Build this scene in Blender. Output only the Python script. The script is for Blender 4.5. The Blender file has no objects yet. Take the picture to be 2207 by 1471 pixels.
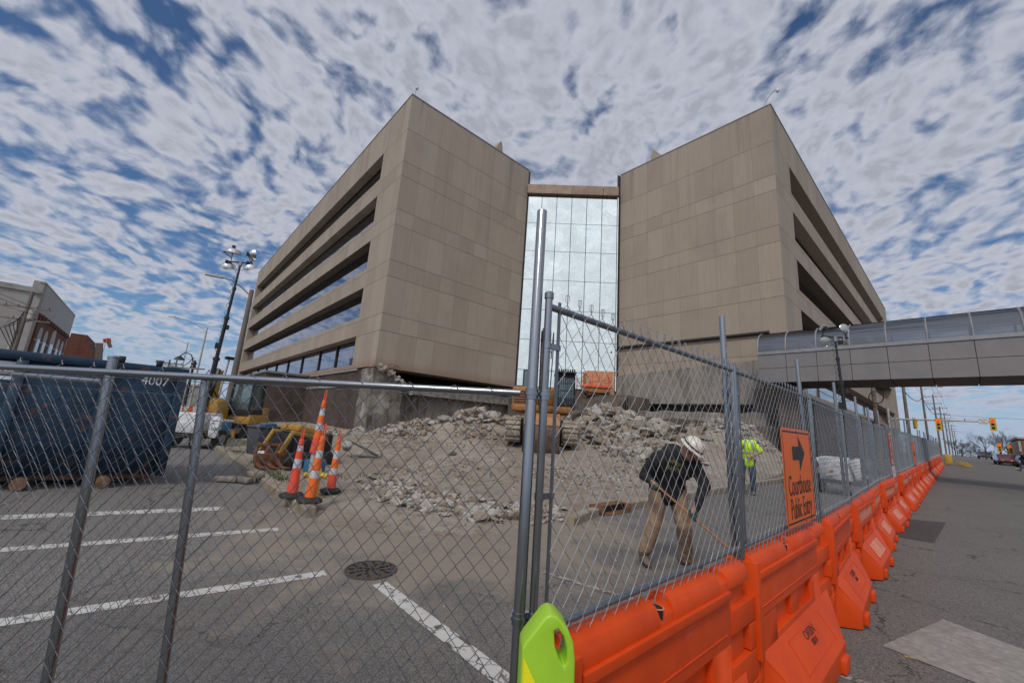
import bpy, bmesh, math, random
from mathutils import Vector, Matrix, noise
random.seed(7)
scn = bpy.context.scene
COL = scn.collection
rad = math.radians
V = Vector

# ------------------------------------------------------------------ camera
cd = bpy.data.cameras.new('camera'); cam = bpy.data.objects.new('camera', cd); COL.objects.link(cam)
cd.sensor_width = 36.0; cd.lens = 13.996; cd.clip_start = 0.05; cd.clip_end = 3000
CAMROT = Matrix(((0.669456, 0.106799, 0.735134), (0.739777, -0.185792, -0.646693), (0.067516, 0.976768, -0.203387)))
cam.matrix_world = Matrix.Translation((0, 0, 1.62)) @ CAMROT.to_4x4()
scn.camera = cam
scn.view_settings.view_transform = 'Standard'; scn.view_settings.look = 'None'
scn.view_settings.exposure = 0.0; scn.view_settings.gamma = 1.0

# ------------------------------------------------------------------ sun and sky
SUN_EL, SUN_AZ = rad(48), rad(-62)             # direction in the xy plane, measured from +X
SUND = V((math.cos(SUN_EL)*math.cos(SUN_AZ), math.cos(SUN_EL)*math.sin(SUN_AZ), math.sin(SUN_EL)))
sd = bpy.data.lights.new('sun', 'SUN'); so = bpy.data.objects.new('sun', sd); COL.objects.link(so)
sd.energy = 1.45; sd.angle = rad(12); sd.color = (1.0, 0.93, 0.83)
so.rotation_euler = SUND.to_track_quat('Z', 'Y').to_euler(); so.location = (0, -20, 60)

wd = bpy.data.worlds.new('World'); scn.world = wd; wd.use_nodes = True
class NT:
    """small helper round a node tree"""
    def __init__(s, t): s.t = t
    def n(s, ty, **kw):
        o = s.t.nodes.new(ty)
        for k, v in kw.items():
            if k.startswith('i_'): s.set(o.inputs[int(k[2:])] if k[2:].isdigit() else o.inputs[k[2:].replace('_', ' ')], v)
            else: setattr(o, k, v)
        return o
    def set(s, sock, v):
        if isinstance(v, bpy.types.NodeSocket): s.t.links.new(v, sock)
        elif isinstance(v, bpy.types.Node): s.t.links.new(v.outputs[0], sock)
        else:
            if isinstance(v, (tuple, list)) and len(v) == 3 and sock.type == 'RGBA': v = (*v, 1)
            sock.default_value = v
    def m(s, op, a, b=None, c=None, clamp=False):
        o = s.t.nodes.new('ShaderNodeMath'); o.operation = op; o.use_clamp = clamp
        s.set(o.inputs[0], a)
        if b is not None: s.set(o.inputs[1], b)
        if c is not None: s.set(o.inputs[2], c)
        return o.outputs[0]
    def vm(s, op, a, b=None, out=0):
        o = s.t.nodes.new('ShaderNodeVectorMath'); o.operation = op
        s.set(o.inputs[0], a)
        if b is not None: s.set(o.inputs[1], b)
        return o.outputs[out]
    def noise(s, vec, scale, detail=4, rough=.55, dist=0, dim='3D'):
        o = s.t.nodes.new('ShaderNodeTexNoise'); o.noise_dimensions = dim
        if vec is not None: s.set(o.inputs['Vector'], vec)
        s.set(o.inputs['Scale'], scale); s.set(o.inputs['Detail'], detail)
        s.set(o.inputs['Roughness'], rough); s.set(o.inputs['Distortion'], dist)
        return o.outputs[0]
    def mix(s, f, a, b, blend='MIX'):
        o = s.t.nodes.new('ShaderNodeMix'); o.data_type = 'RGBA'; o.blend_type = blend
        s.set(o.inputs[0], f); s.set(o.inputs[6], a); s.set(o.inputs[7], b)
        return o.outputs[2]
    def ss(s, v, lo, hi, a=0.0, b=1.0):
        o = s.t.nodes.new('ShaderNodeMapRange'); o.interpolation_type = 'SMOOTHSTEP'
        s.set(o.inputs[0], v); o.inputs[1].default_value = lo; o.inputs[2].default_value = hi
        o.inputs[3].default_value = a; o.inputs[4].default_value = b
        return o.outputs[0]
    def sep(s, v):
        o = s.t.nodes.new('ShaderNodeSeparateXYZ'); s.set(o.inputs[0], v); return o.outputs
    def comb(s, x, y, z):
        o = s.t.nodes.new('ShaderNodeCombineXYZ'); s.set(o.inputs[0], x); s.set(o.inputs[1], y); s.set(o.inputs[2], z); return o.outputs[0]

def build_world():
    t = NT(wd.node_tree); wd.node_tree.nodes.clear()
    d = t.vm('NORMALIZE', t.n('ShaderNodeTexCoord').outputs['Generated'])
    x, y, z = t.sep(d)
    sky = t.n('ShaderNodeTexSky'); sky.sky_type = 'NISHITA'; sky.sun_disc = False
    sky.sun_elevation = SUN_EL; sky.sun_rotation = rad(90) - SUN_AZ; sky.air_density = 1.0; sky.dust_density = 0.3; sky.ozone_density = 3.5
    zc = t.m('ADD', t.m('MAXIMUM', z, 0.0), 0.26)
    px = t.m('DIVIDE', x, zc); py = t.m('DIVIDE', y, zc)
    # altocumulus: broken puffs on a flat layer
    wob = t.vm('MULTIPLY', t.vm('SUBTRACT', t.n('ShaderNodeTexNoise', i_Vector=t.comb(px, py, 0.0), i_Scale=1.6, i_Detail=3.0).outputs[1], (.5, .5, .5)), (.28, .28, 0))
    p = t.vm('ADD', t.comb(t.m('MULTIPLY', t.m('ADD', px, t.m('MULTIPLY', py, .25)), 1.05), t.m('SUBTRACT', py, t.m('MULTIPLY', px, .15)), 3.7), wob)
    puffs = t.noise(p, 12.0, 8, .50, 0.0)
    fine = t.noise(t.vm('ADD', p, (5, 2, 9)), 34.0, 4, .5, 0.0)
    def billow(sc, seed):
        v = t.n('ShaderNodeTexVoronoi', feature='SMOOTH_F1'); t.set(v.inputs['Vector'], t.vm('ADD', t.vm('ADD', p, (seed, seed*.7, 0)), t.vm('MULTIPLY', t.vm('SUBTRACT', t.n('ShaderNodeTexNoise', i_Vector=p, i_Scale=sc*1.2, i_Detail=4.0).outputs[1], (.5, .5, .5)), (1.1/sc, 1.1/sc, 0))))
        v.inputs['Scale'].default_value = sc; v.inputs['Smoothness'].default_value = .55; return v.outputs['Distance']
    b1, b2 = billow(14.0, 0), billow(27.0, 4)
    big = t.noise(t.comb(px, py, 1.3), 1.3, 3, .5, .2)
    mid = t.noise(t.comb(px, py, 8.1), 3.6, 4, .5)
    cov = t.ss(t.vm('DOT_PRODUCT', d, (-.48, .58, .66), out=1), .72, 1.0, 0.0, .20)
    south = t.ss(t.vm('DOT_PRODUCT', d, (.58, -.58, .57), out=1), .45, 1.0, 0.0, .42)
    dens = t.m('ADD', t.m('MULTIPLY', t.m('SUBTRACT', puffs, .5), 1.15), t.m('MULTIPLY', t.m('SUBTRACT', fine, .5), .38))
    dens = t.m('ADD', dens, t.m('ADD', t.m('MULTIPLY', t.m('SUBTRACT', .48, b1), .60), t.m('MULTIPLY', t.m('SUBTRACT', .48, b2), .30)))
    dens = t.m('ADD', dens, t.m('ADD', t.m('MULTIPLY', t.m('SUBTRACT', big, .5), .50), t.m('MULTIPLY', t.m('SUBTRACT', mid, .5), .32)))
    dens = t.m('ADD', t.m('ADD', dens, cov), t.m('ADD', south, CLOUDB))
    mask = t.ss(dens, -.30, .25)
    thick = t.ss(dens, .08, .42)
    near_sun = t.ss(t.vm('DOT_PRODUCT', d, tuple(SUND), out=1), .30, .98, 0, 1)
    c1 = t.mix(thick, (.510, .535, .620), (.365, .385, .460))
    c1 = t.mix(t.m('MULTIPLY', t.ss(fine, .42, .66), .4), c1, (.56, .59, .67))
    gain = t.m('MULTIPLY_ADD', near_sun, .95, 1.0)
    cloud = t.vm('MULTIPLY', c1, t.comb(gain, t.m('MULTIPLY', gain, .995), t.m('MULTIPLY', gain, .985)))
    skyc = t.vm('SCALE', t.vm('MULTIPLY', sky.outputs[0], (.80, .98, 1.14)), None); skyc.node.inputs[3].default_value = SKYK
    col = t.mix(mask, skyc, cloud)
    # the deck thins to a pale veil close to the horizon
    hz = t.m('MULTIPLY', t.ss(z, 0.0, .16, 1, 0), .75)
    col = t.mix(hz, col, (.330, .430, .600))
    bg = t.n('ShaderNodeBackground'); t.set(bg.inputs[0], col); bg.inputs[1].default_value = 1.0
    out = t.n('ShaderNodeOutputWorld'); t.set(out.inputs[0], bg)
SKYK = 0.075; CLOUDB = .055
build_world()

# ------------------------------------------------------------------ objects and parts
ORG = {}
def tag(o, label=None, cat=None, group=None, kind=None):
    if label: o['label'] = label
    if cat: o['category'] = cat
    if group: o['group'] = group
    if kind: o['kind'] = kind
    return o
def thing(name, label, cat, loc=(0, 0, 0), group=None, rz=0):
    o = bpy.data.objects.new(name, None); COL.objects.link(o); o.empty_display_size = .1
    o.location = loc; o.rotation_euler = (0, 0, rz); ORG[o.name] = V(loc)
    return tag(o, label, cat, group)
def kids(o): return [c for c in bpy.data.objects if c.parent == o]
def copy_tree(o, loc=None, rz=None, label=None, cat=None, parent=None):
    c = o.copy(); COL.objects.link(c)
    if parent: c.parent = parent
    for ch in KID.get(o.name, []): copy_tree(ch, parent=c)
    if loc is not None: c.location = loc
    if rz is not None: c.rotation_euler = (0, 0, rz)
    if label: c['label'] = label
    return c
KID = {}

def frame_of(d):
    d = V(d).normalized(); a = V((0, 0, 1)) if abs(d.z) < .92 else V((1, 0, 0))
    x = a.cross(d).normalized(); return x, d.cross(x).normalized(), d

class MB:
    """collects shapes that become ONE mesh object"""
    def __init__(s): s.v = []; s.f = []; s.mi = []; s.cur = 0
    def add(s, vs, fs):
        o = len(s.v); s.v += [V(p) for p in vs]; s.f += [tuple(i+o for i in f) for f in fs]; s.mi += [s.cur]*len(fs); return s
    def box(s, c, size, rot=None, taper=None):
        hx, hy, hz = [k/2 for k in size]; c = V(c)
        P = [V((sx*hx, sy*hy, sz*hz)) for sz in (-1, 1) for sy in (-1, 1) for sx in (-1, 1)]
        if taper: P = [V((p.x*(taper[0] if p.z > 0 else 1), p.y*(taper[1] if p.z > 0 else 1), p.z)) for p in P]
        if rot is not None:
            R = rot if isinstance(rot, Matrix) else Matrix.Rotation(rot, 3, 'Z')
            P = [R @ p for p in P]
        return s.add([c+p for p in P], [(0, 2, 3, 1), (4, 5, 7, 6), (0, 1, 5, 4), (2, 6, 7, 3), (0, 4, 6, 2), (1, 3, 7, 5)])
    def b2(s, x0, x1, y0, y1, z0, z1): return s.box(((x0+x1)/2, (y0+y1)/2, (z0+z1)/2), (x1-x0, y1-y0, z1-z0))
    def cyl(s, a, b, r, r2=None, n=10, caps=True):
        a, b = V(a), V(b); r2 = r if r2 is None else r2
        x, y, d = frame_of(b-a); P = []
        for c, rr in ((a, r), (b, r2)):
            for i in range(n):
                t = 2*math.pi*i/n; P.append(c+x*(rr*math.cos(t))+y*(rr*math.sin(t)))
        F = [(i, (i+1) % n, n+(i+1) % n, n+i) for i in range(n)]
        if caps: F += [tuple(reversed(range(n))), tuple(range(n, 2*n))]
        return s.add(P, F)
    def tube(s, pts, r, n=6, caps=True):
        pts = [V(p) for p in pts]; P = []; m = len(pts); x = None
        for k, p in enumerate(pts):
            d = (pts[min(k+1, m-1)]-pts[max(k-1, 0)]).normalized()
            if x is None: x, y, _ = frame_of(d)
            x = (x-d*x.dot(d)).normalized(); y = d.cross(x)
            rr = r[k] if isinstance(r, (list, tuple)) else r
            for i in range(n):
                t = 2*math.pi*i/n; P.append(p+x*(rr*math.cos(t))+y*(rr*math.sin(t)))
        F = [(k*n+i, k*n+(i+1) % n, (k+1)*n+(i+1) % n, (k+1)*n+i) for k in range(m-1) for i in range(n)]
        if caps: F += [tuple(reversed(range(n))), tuple(range((m-1)*n, m*n))]
        return s.add(P, F)
    def lathe(s, c, prof, n=16, axis=(0, 0, 1), caps=True):
        c = V(c); x, y, d = frame_of(axis); P = []
        for r, h in prof:
            for i in range(n):
                t = 2*math.pi*i/n; P.append(c+d*h+x*(r*math.cos(t))+y*(r*math.sin(t)))
        m = len(prof)
        F = [(k*n+i, k*n+(i+1) % n, (k+1)*n+(i+1) % n, (k+1)*n+i) for k in range(m-1) for i in range(n)]
        if caps: F += [tuple(reversed(range(n))), tuple(range((m-1)*n, m*n))]
        return s.add(P, F)
    def prism(s, poly, o, ux, uy, ext):
        """poly (list of 2-D points) in the frame o, ux, uy, swept along ext"""
        o, ux, uy, ext = V(o), V(ux), V(uy), V(ext); n = len(poly)
        A = [o+ux*a+uy*b for a, b in poly]; P = A+[p+ext for p in A]
        F = [(i, (i+1) % n, n+(i+1) % n, n+i) for i in range(n)]+[tuple(reversed(range(n))), tuple(range(n, 2*n))]
        return s.add(P, F)
    def quad(s, *p): return s.add(p, [tuple(range(len(p)))])
    def sphere(s, c, r, n=10, sc=(1, 1, 1)):
        prof = []; c = V(c); P = []; m = n//2+1
        for k in range(m+1):
            a = math.pi*k/m
            for i in range(n):
                t = 2*math.pi*i/n
                P.append(c+V((sc[0]*r*math.sin(a)*math.cos(t), sc[1]*r*math.sin(a)*math.sin(t), -sc[2]*r*math.cos(a))))
        return s.add(P, [(k*n+i, k*n+(i+1) % n, (k+1)*n+(i+1) % n, (k+1)*n+i) for k in range(m) for i in range(n)])
    def build(s, name, mat, parent=None, smooth=False, bevel=0, seg=2, kind=None, weld=False):
        me = bpy.data.meshes.new(name)
        off = V((0, 0, 0))
        if parent is not None: off = ORG[parent.name]
        me.from_pydata([tuple(p-off) for p in s.v], [], s.f)
        mats = mat if isinstance(mat, (list, tuple)) else [mat]
        for m_ in mats: me.materials.append(m_)
        for p, i in zip(me.polygons, s.mi): p.material_index = i
        bm = bmesh.new(); bm.from_mesh(me)
        bmesh.ops.remove_doubles(bm, verts=bm.verts, dist=1e-5) if (weld or bevel) else None
        bmesh.ops.recalc_face_normals(bm, faces=bm.faces)
        if bevel:
            ed = [e for e in bm.edges if len(e.link_faces) == 2 and e.calc_face_angle(0) > rad(28)]
            bmesh.ops.bevel(bm, geom=ed, offset=bevel, segments=seg, profile=.5, affect='EDGES', clamp_overlap=True)
        bm.to_mesh(me); bm.free()
        if smooth or bevel:
            for p in me.polygons: p.use_smooth = True
            try: me.set_sharp_from_angle(angle=rad(38 if not bevel else 45))
            except Exception: pass
        o = bpy.data.objects.new(name, me); COL.objects.link(o)
        if parent is not None:
            o.parent = parent; ORG[o.name] = off; KID.setdefault(parent.name, []).append(o)
        else: ORG[o.name] = V((0, 0, 0))
        if kind: o['kind'] = kind
        return o

def text_mesh(name, s, size, mat, M4, parent=None, ext=.0008, xs=1.0, align='CENTER', spacing=1.0):
    """lettering laid on a surface: M4 maps text x,y,z to the parent's authored space"""
    cu = bpy.data.curves.new(name, 'FONT'); cu.body = s; cu.size = size; cu.extrude = ext; cu.align_x = align; cu.align_y = 'CENTER'
    cu.space_character = spacing; cu.resolution_u = 3
    tmp = bpy.data.objects.new('tmp', cu); COL.objects.link(tmp)
    dg = bpy.context.evaluated_depsgraph_get(); dg.update()
    me = bpy.data.meshes.new_from_object(tmp.evaluated_get(dg)); bpy.data.objects.remove(tmp); bpy.data.curves.remove(cu)
    me.transform(Matrix.Diagonal((xs, 1, 1, 1))); me.transform(M4)
    off = ORG[parent.name] if parent is not None else V((0, 0, 0)); me.transform(Matrix.Translation(-off))
    me.materials.clear(); me.materials.append(mat); me.name = name
    o = bpy.data.objects.new(name, me); COL.objects.link(o)
    if parent is not None: o.parent = parent; ORG[o.name] = off; KID.setdefault(parent.name, []).append(o)
    return o
def frame4(o, ux, uy):
    ux, uy = V(ux).normalized(), V(uy).normalized(); uz = ux.cross(uy)
    return Matrix(((ux.x, uy.x, uz.x, o[0]), (ux.y, uy.y, uz.y, o[1]), (ux.z, uy.z, uz.z, o[2]), (0, 0, 0, 1)))
# ------------------------------------------------------------------ materials
MATS = {}
def mk(name):
    m = bpy.data.materials.new(name); m.use_nodes = True
    t = NT(m.node_tree); b = m.node_tree.nodes['Principled BSDF']; MATS[name] = m
    return m, t, b
def simple(name, col, rough=.6, metal=0.0, var=.12, scale=6.0, bump=0.0, bscale=60.0, col2=None, f2=.0, s2=3.0, spec=.5, coat=0.0, streak=False):
    m, t, b = mk(name)
    tc = t.n('ShaderNodeTexCoord').outputs['Object']
    v = t.vm('MULTIPLY', tc, (1, 1, .15)) if streak else tc
    n1 = t.noise(v, scale, 5, .6)
    c = t.mix(t.ss(n1, .3, .7), tuple(k*(1-var) for k in col), tuple(min(1, k*(1+var)) for k in col))
    if col2 is not None:
        c = t.mix(t.m('MULTIPLY', t.ss(t.noise(tc, s2, 6, .65, .3), .62-f2*.3, .72-f2*.15), 1.0), c, col2)
    t.set(b.inputs['Base Color'], c)
    r = t.m('MULTIPLY_ADD', t.noise(tc, scale*2.3, 3), .2, rough-.1, clamp=True)
    t.set(b.inputs['Roughness'], r); b.inputs['Metallic'].default_value = metal
    b.inputs['Specular IOR Level'].default_value = spec; b.inputs['Coat Weight'].default_value = coat
    if bump:
        bn = t.n('ShaderNodeBump'); bn.inputs['Strength'].default_value = bump; bn.inputs['Distance'].default_value = .01
        t.set(bn.inputs['Height'], t.noise(tc, bscale, 4, .6)); t.set(b.inputs['Normal'], bn)
    return m

def mat_panels():
    m, t, b = mk('precast_panels')
    geo = t.n('ShaderNodeNewGeometry'); pos = geo.outputs['Position']; nx, ny, nz = t.sep(geo.outputs['True Normal'])
    x, y, z = t.sep(pos)
    isx = t.m('GREATER_THAN', t.m('ABSOLUTE', nx), .5)
    ux = t.m('DIVIDE', t.m('ADD', x, 7.0), 1.411); uy = t.m('DIVIDE', t.m('SUBTRACT', y, 10.7), 1.411)
    u = t.m('ADD', t.m('MULTIPLY', ux, t.m('SUBTRACT', 1, isx)), t.m('MULTIPLY', uy, isx))
    zz = t.m('DIVIDE', t.m('SUBTRACT', t.m('MINIMUM', z, 23.6), 8.5), 3.93)
    fz = t.m('FRACT', zz); fu = t.m('FRACT', u)
    row = t.m('ADD', t.m('MULTIPLY', t.m('FLOOR', zz), 2), t.m('GREATER_THAN', fz, .69))
    jw, jh = .0055, .0042
    jv = t.m('MAXIMUM', t.m('LESS_THAN', fu, jw), t.m('GREATER_THAN', fu, 1-jw))
    jh1 = t.m('LESS_THAN', t.m('ABSOLUTE', t.m('SUBTRACT', fz, .69)), jh)
    jh2 = t.m('MAXIMUM', t.m('LESS_THAN', fz, jh), t.m('GREATER_THAN', fz, 1-jh))
    j = t.m('MAXIMUM', t.m('MULTIPLY', jv, .55), t.m('MAXIMUM', jh1, jh2))
    wn = t.n('ShaderNodeTexWhiteNoise', noise_dimensions='3D'); t.set(wn.inputs[0], t.comb(t.m('FLOOR', u), row, isx))
    rib = t.noise(t.vm('MULTIPLY', pos, (5, 5, .22)), 2.4, 5, .7)
    ribf = t.noise(t.vm('MULTIPLY', pos, (34, 34, .5)), 1.0, 2, .6)
    agg = t.noise(pos, 38, 3, .75); dirt = t.noise(pos, .33, 5, .6)
    base = t.mix(wn.outputs[0], (.345, .285, .225), (.405, .340, .272))
    base = t.mix(t.m('MULTIPLY', t.ss(rib, .40, .75), .35), base, (.25, .205, .165))
    base = t.mix(t.m('MULTIPLY', t.ss(ribf, .45, .65), .10), base, (.17, .135, .105))
    base = t.mix(t.m('MULTIPLY', t.ss(agg, .42, .68), .30), base, (.44, .375, .30))
    base = t.mix(t.m('MULTIPLY', t.ss(dirt, .45, .75), .28), base, (.23, .19, .155))
    pw = t.n('ShaderNodeTexWhiteNoise', noise_dimensions='3D'); t.set(pw.inputs[0], t.comb(t.m('FLOOR', t.m('ADD', u, 40)), row, 3.0)); base = t.mix(t.m('MULTIPLY', t.m('GREATER_THAN', pw.outputs[0], .88), .22), base, (.48, .42, .35))
    run = t.noise(t.vm('MULTIPLY', pos, (1.4, 1.4, .05)), 1.0, 4, .65); base = t.mix(t.m('MULTIPLY', t.m('MULTIPLY', t.ss(run, .52, .68), t.ss(z, 12, 25.5)), .45), base, (.20, .165, .135))
    low = t.m('MULTIPLY', t.ss(z, 4.7, 5.6, 1, 0), .5)          # rusty stain along the torn lower edge
    base = t.mix(low, base, (.24, .12, .065))
    base = t.mix(t.m('MULTIPLY', j, .7), base, (.07, .055, .045))
    t.set(b.inputs['Base Color'], base); b.inputs['Roughness'].default_value = .9; b.inputs['Specular IOR Level'].default_value = .25
    bn = t.n('ShaderNodeBump'); bn.inputs['Strength'].default_value = .5; bn.inputs['Distance'].default_value = .02
    t.set(bn.inputs['Height'], t.m('SUBTRACT', t.m('ADD', agg, t.m('MULTIPLY', ribf, .7)), t.m('MULTIPLY', j, 2))); t.set(b.inputs['Normal'], bn)
    return m

def mat_glass(name, tint, ux_axis, pitch, off, wav=.012, lines=(), rough=.02, metal=1.0, linew=.02):
    """reflective glazing with the thin joints of its panes; wavy like real float glass"""
    m, t, b = mk(name)
    geo = t.n('ShaderNodeNewGeometry'); pos = geo.outputs['Position']; x, y, z = t.sep(pos)
    u = t.vm('DOT_PRODUCT', pos, ux_axis, out=1)
    uf = t.m('FRACT', t.m('DIVIDE', t.m('SUBTRACT', u, off), pitch))
    e = linew/pitch
    j = t.m('MAXIMUM', t.m('LESS_THAN', uf, e), t.m('GREATER_THAN', uf, 1-e))
    for z0 in lines: j = t.m('MAXIMUM', j, t.m('LESS_THAN', t.m('ABSOLUTE', t.m('SUBTRACT', z, z0)), linew))
    cell = t.n('ShaderNodeTexWhiteNoise', noise_dimensions='2D'); t.set(cell.inputs[0], t.comb(t.m('FLOOR', t.m('DIVIDE', t.m('SUBTRACT', u, off), pitch)), t.m('FLOOR', t.m('DIVIDE', z, 2.75)), 0))
    t.set(b.inputs['Base Color'], t.mix(j, t.mix(t.m('MULTIPLY', cell.outputs[0], .12), tint, (tint[0]*.7, tint[1]*.75, tint[2]*.8)), (.02, .018, .016)))
    t.set(b.inputs['Metallic'], t.m('MULTIPLY', t.m('SUBTRACT', 1, j), metal)); t.set(b.inputs['Roughness'], t.m('MULTIPLY_ADD', j, .5, rough))
    bn = t.n('ShaderNodeBump'); bn.inputs['Strength'].default_value = 1.0; bn.inputs['Distance'].default_value = wav
    t.set(bn.inputs['Height'], t.m('ADD', t.noise(t.vm('MULTIPLY', pos, (1, 1, .8)), 1.1, 3, .5, .6), t.m('MULTIPLY', cell.outputs[0], 0.0))); t.set(b.inputs['Normal'], bn)
    return m

def mat_brick(name, c1, c2, mortar, sc=1.0, axis='x', rough=.85):
    m, t, b = mk(name)
    geo = t.n('ShaderNodeNewGeometry'); pos = geo.outputs['Position']; x, y, z = t.sep(pos); nx, ny, nz = t.sep(geo.outputs['True Normal'])
    u = t.m('ADD', t.m('MULTIPLY', x, t.m('GREATER_THAN', t.m('ABSOLUTE', ny), .5)), t.m('MULTIPLY', y, t.m('GREATER_THAN', t.m('ABSOLUTE', nx), .5)))
    br = t.n('ShaderNodeTexBrick'); t.set(br.inputs['Vector'], t.comb(u, z, 0)); t.set(br.inputs['Color1'], c1); t.set(br.inputs['Color2'], c2); t.set(br.inputs['Mortar'], mortar)
    br.inputs['Scale'].default_value = 1.0; br.inputs['Brick Width'].default_value = .24*sc; br.inputs['Row Height'].default_value = .085*sc; br.inputs['Mortar Size'].default_value = .008*sc
    dn = t.noise(pos, .8, 5, .6)
    t.set(b.inputs['Base Color'], t.mix(t.ss(dn, .4, .75), br.outputs[0], tuple(k*.6 for k in c1)))
    b.inputs['Roughness'].default_value = rough; b.inputs['Specular IOR Level'].default_value = .25
    return m

def mat_asphalt(name, dark=1.0, dirt=True, crackscale=.55):
    m, t, b = mk(name)
    pos = t.n('ShaderNodeNewGeometry').outputs['Position']; x, y, z = t.sep(pos)
    sp = t.n('ShaderNodeTexVoronoi'); t.set(sp.inputs['Vector'], pos); sp.inputs['Scale'].default_value = 125
    spc = t.sep(sp.outputs['Color'])[0]
    g1 = t.noise(pos, 150, 3, .7); g2 = t.noise(pos, 26, 3, .6); g3 = t.noise(pos, .55, 5, .6, .3)
    c = t.mix(t.ss(spc, .15, .9), tuple(k*dark for k in (.090, .084, .077)), tuple(k*dark for k in (.245, .230, .210)))
    c = t.mix(t.m('MULTIPLY', t.ss(g1, .56, .72), .75), c, tuple(k*dark for k in (.44, .42, .39)))
    c = t.mix(t.m('MULTIPLY', t.ss(g1, .28, .44, 1, 0), .35), c, (.035, .022, .02))
    c = t.mix(t.m('MULTIPLY', t.ss(g3, .38, .68), .38), c, tuple(k*dark for k in (.125, .117, .107)))
    c = t.mix(t.m('MULTIPLY', t.ss(g2, .45, .75), .22), c, tuple(k*dark for k in (.25, .225, .20)))
    # shrinkage cracks
    wp = t.vm('ADD', pos, t.vm('MULTIPLY', t.n('ShaderNodeTexNoise', i_Vector=pos, i_Scale=2.2, i_Detail=6.0, i_Roughness=.7).outputs[1], (.8, .8, 0)))
    vc = t.n('ShaderNodeTexVoronoi', feature='DISTANCE_TO_EDGE'); t.set(vc.inputs['Vector'], t.vm('MULTIPLY', wp, (1, 1, 0))); vc.inputs['Scale'].default_value = crackscale
    cr = t.m('MULTIPLY', t.ss(vc.outputs['Distance'], .0015, .0065, 1, 0), t.ss(t.noise(pos, .9, 3), .42, .56))
    c = t.mix(t.m('MULTIPLY', cr, .85), c, (.018, .016, .014))
    if dirt:   # tan demolition dust tracked out round the torn corner
        dd = t.vm('LENGTH', t.vm('MULTIPLY', t.vm('SUBTRACT', pos, (-6.0, 4.2, 0)), (1, 1, 0)), out=1)
        near = t.ss(dd, 1.2, 5.6, 1, 0)
        nn_ = t.noise(pos, 1.1, 7, .68, .4)
        f = t.ss(t.m('ADD', nn_, t.m('MULTIPLY', near, .38)), .60, .88)
        c = t.mix(t.m('MULTIPLY', f, .80), c, t.mix(t.noise(pos, 30, 4, .7), (.20, .165, .125), (.34, .29, .225)))
        f2 = t.m('MULTIPLY', t.ss(t.noise(t.vm('ADD', pos, (9, 4, 0)), 2.3, 5, .7), .63, .70), near)
        c = t.mix(t.m('MULTIPLY', f2, .45), c, (.33, .12, .055))
    t.set(b.inputs['Base Color'], c); t.set(b.inputs['Roughness'], t.m('MULTIPLY_ADD', g1, .25, .72)); b.inputs['Specular IOR Level'].default_value = .3
    bn = t.n('ShaderNodeBump'); bn.inputs['Strength'].default_value = .6; bn.inputs['Distance'].default_value = .006
    t.set(bn.inputs['Height'], t.m('SUBTRACT', t.m('ADD', g1, t.m('MULTIPLY', spc, .5)), t.m('MULTIPLY', cr, 3))); t.set(b.inputs['Normal'], bn)
    return m

def mat_dirt():
    m, t, b = mk('demolition_dirt')
    pos = t.n('ShaderNodeNewGeometry').outputs['Position']
    n1 = t.noise(pos, .45, 6, .62, .3); n2 = t.noise(pos, 3.5, 6, .7, .2); n3 = t.noise(pos, 26, 4, .75); n4 = t.noise(pos, .9, 3, .5, .8)
    c = t.mix(t.ss(n1, .35, .65), (.290, .240, .188), (.400, .350, .288))
    c = t.mix(t.m('MULTIPLY', t.ss(n2, .50, .66), .62), c, (.165, .118, .080))
    n5 = t.noise(t.vm('ADD', pos, (17, 3, 5)), 9.0, 6, .75, .3); c = t.mix(t.m('MULTIPLY', t.ss(n5, .56, .66), .55), c, (.46, .42, .36)); c = t.mix(t.m('MULTIPLY', t.ss(n5, .30, .42, 1, 0), .55), c, (.13, .095, .068))
    c = t.mix(t.m('MULTIPLY', t.ss(n3, .52, .68), .55), c, (.48, .43, .37))
    c = t.mix(t.m('MULTIPLY', t.ss(n3, .28, .42, 1, 0), .6), c, (.10, .075, .055))
    c = t.mix(t.m('MULTIPLY', t.ss(n4, .62, .68), .35), c, (.26, .15, .085))
    t.set(b.inputs['Base Color'], c); b.inputs['Roughness'].default_value = .95; b.inputs['Specular IOR Level'].default_value = .15
    bn = t.n('ShaderNodeBump'); bn.inputs['Strength'].default_value = .9; bn.inputs['Distance'].default_value = .09
    t.set(bn.inputs['Height'], t.m('ADD', t.m('ADD', n2, t.m('MULTIPLY', n5, .8)), t.m('MULTIPLY', n3, .45))); t.set(b.inputs['Normal'], bn)
    return m

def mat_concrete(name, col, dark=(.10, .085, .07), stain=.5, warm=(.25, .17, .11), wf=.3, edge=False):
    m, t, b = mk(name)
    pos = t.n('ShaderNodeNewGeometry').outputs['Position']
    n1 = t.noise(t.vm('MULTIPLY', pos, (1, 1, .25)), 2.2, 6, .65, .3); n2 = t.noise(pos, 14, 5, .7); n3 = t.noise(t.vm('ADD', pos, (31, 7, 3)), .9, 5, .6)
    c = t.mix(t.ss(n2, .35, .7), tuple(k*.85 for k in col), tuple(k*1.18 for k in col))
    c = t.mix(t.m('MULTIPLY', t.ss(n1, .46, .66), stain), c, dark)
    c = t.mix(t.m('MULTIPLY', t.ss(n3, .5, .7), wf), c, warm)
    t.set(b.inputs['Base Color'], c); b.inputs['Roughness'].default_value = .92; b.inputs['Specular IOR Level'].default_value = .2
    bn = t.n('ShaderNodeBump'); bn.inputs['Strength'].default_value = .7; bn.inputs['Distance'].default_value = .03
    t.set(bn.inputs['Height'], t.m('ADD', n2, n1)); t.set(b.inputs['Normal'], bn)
    return m

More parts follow.
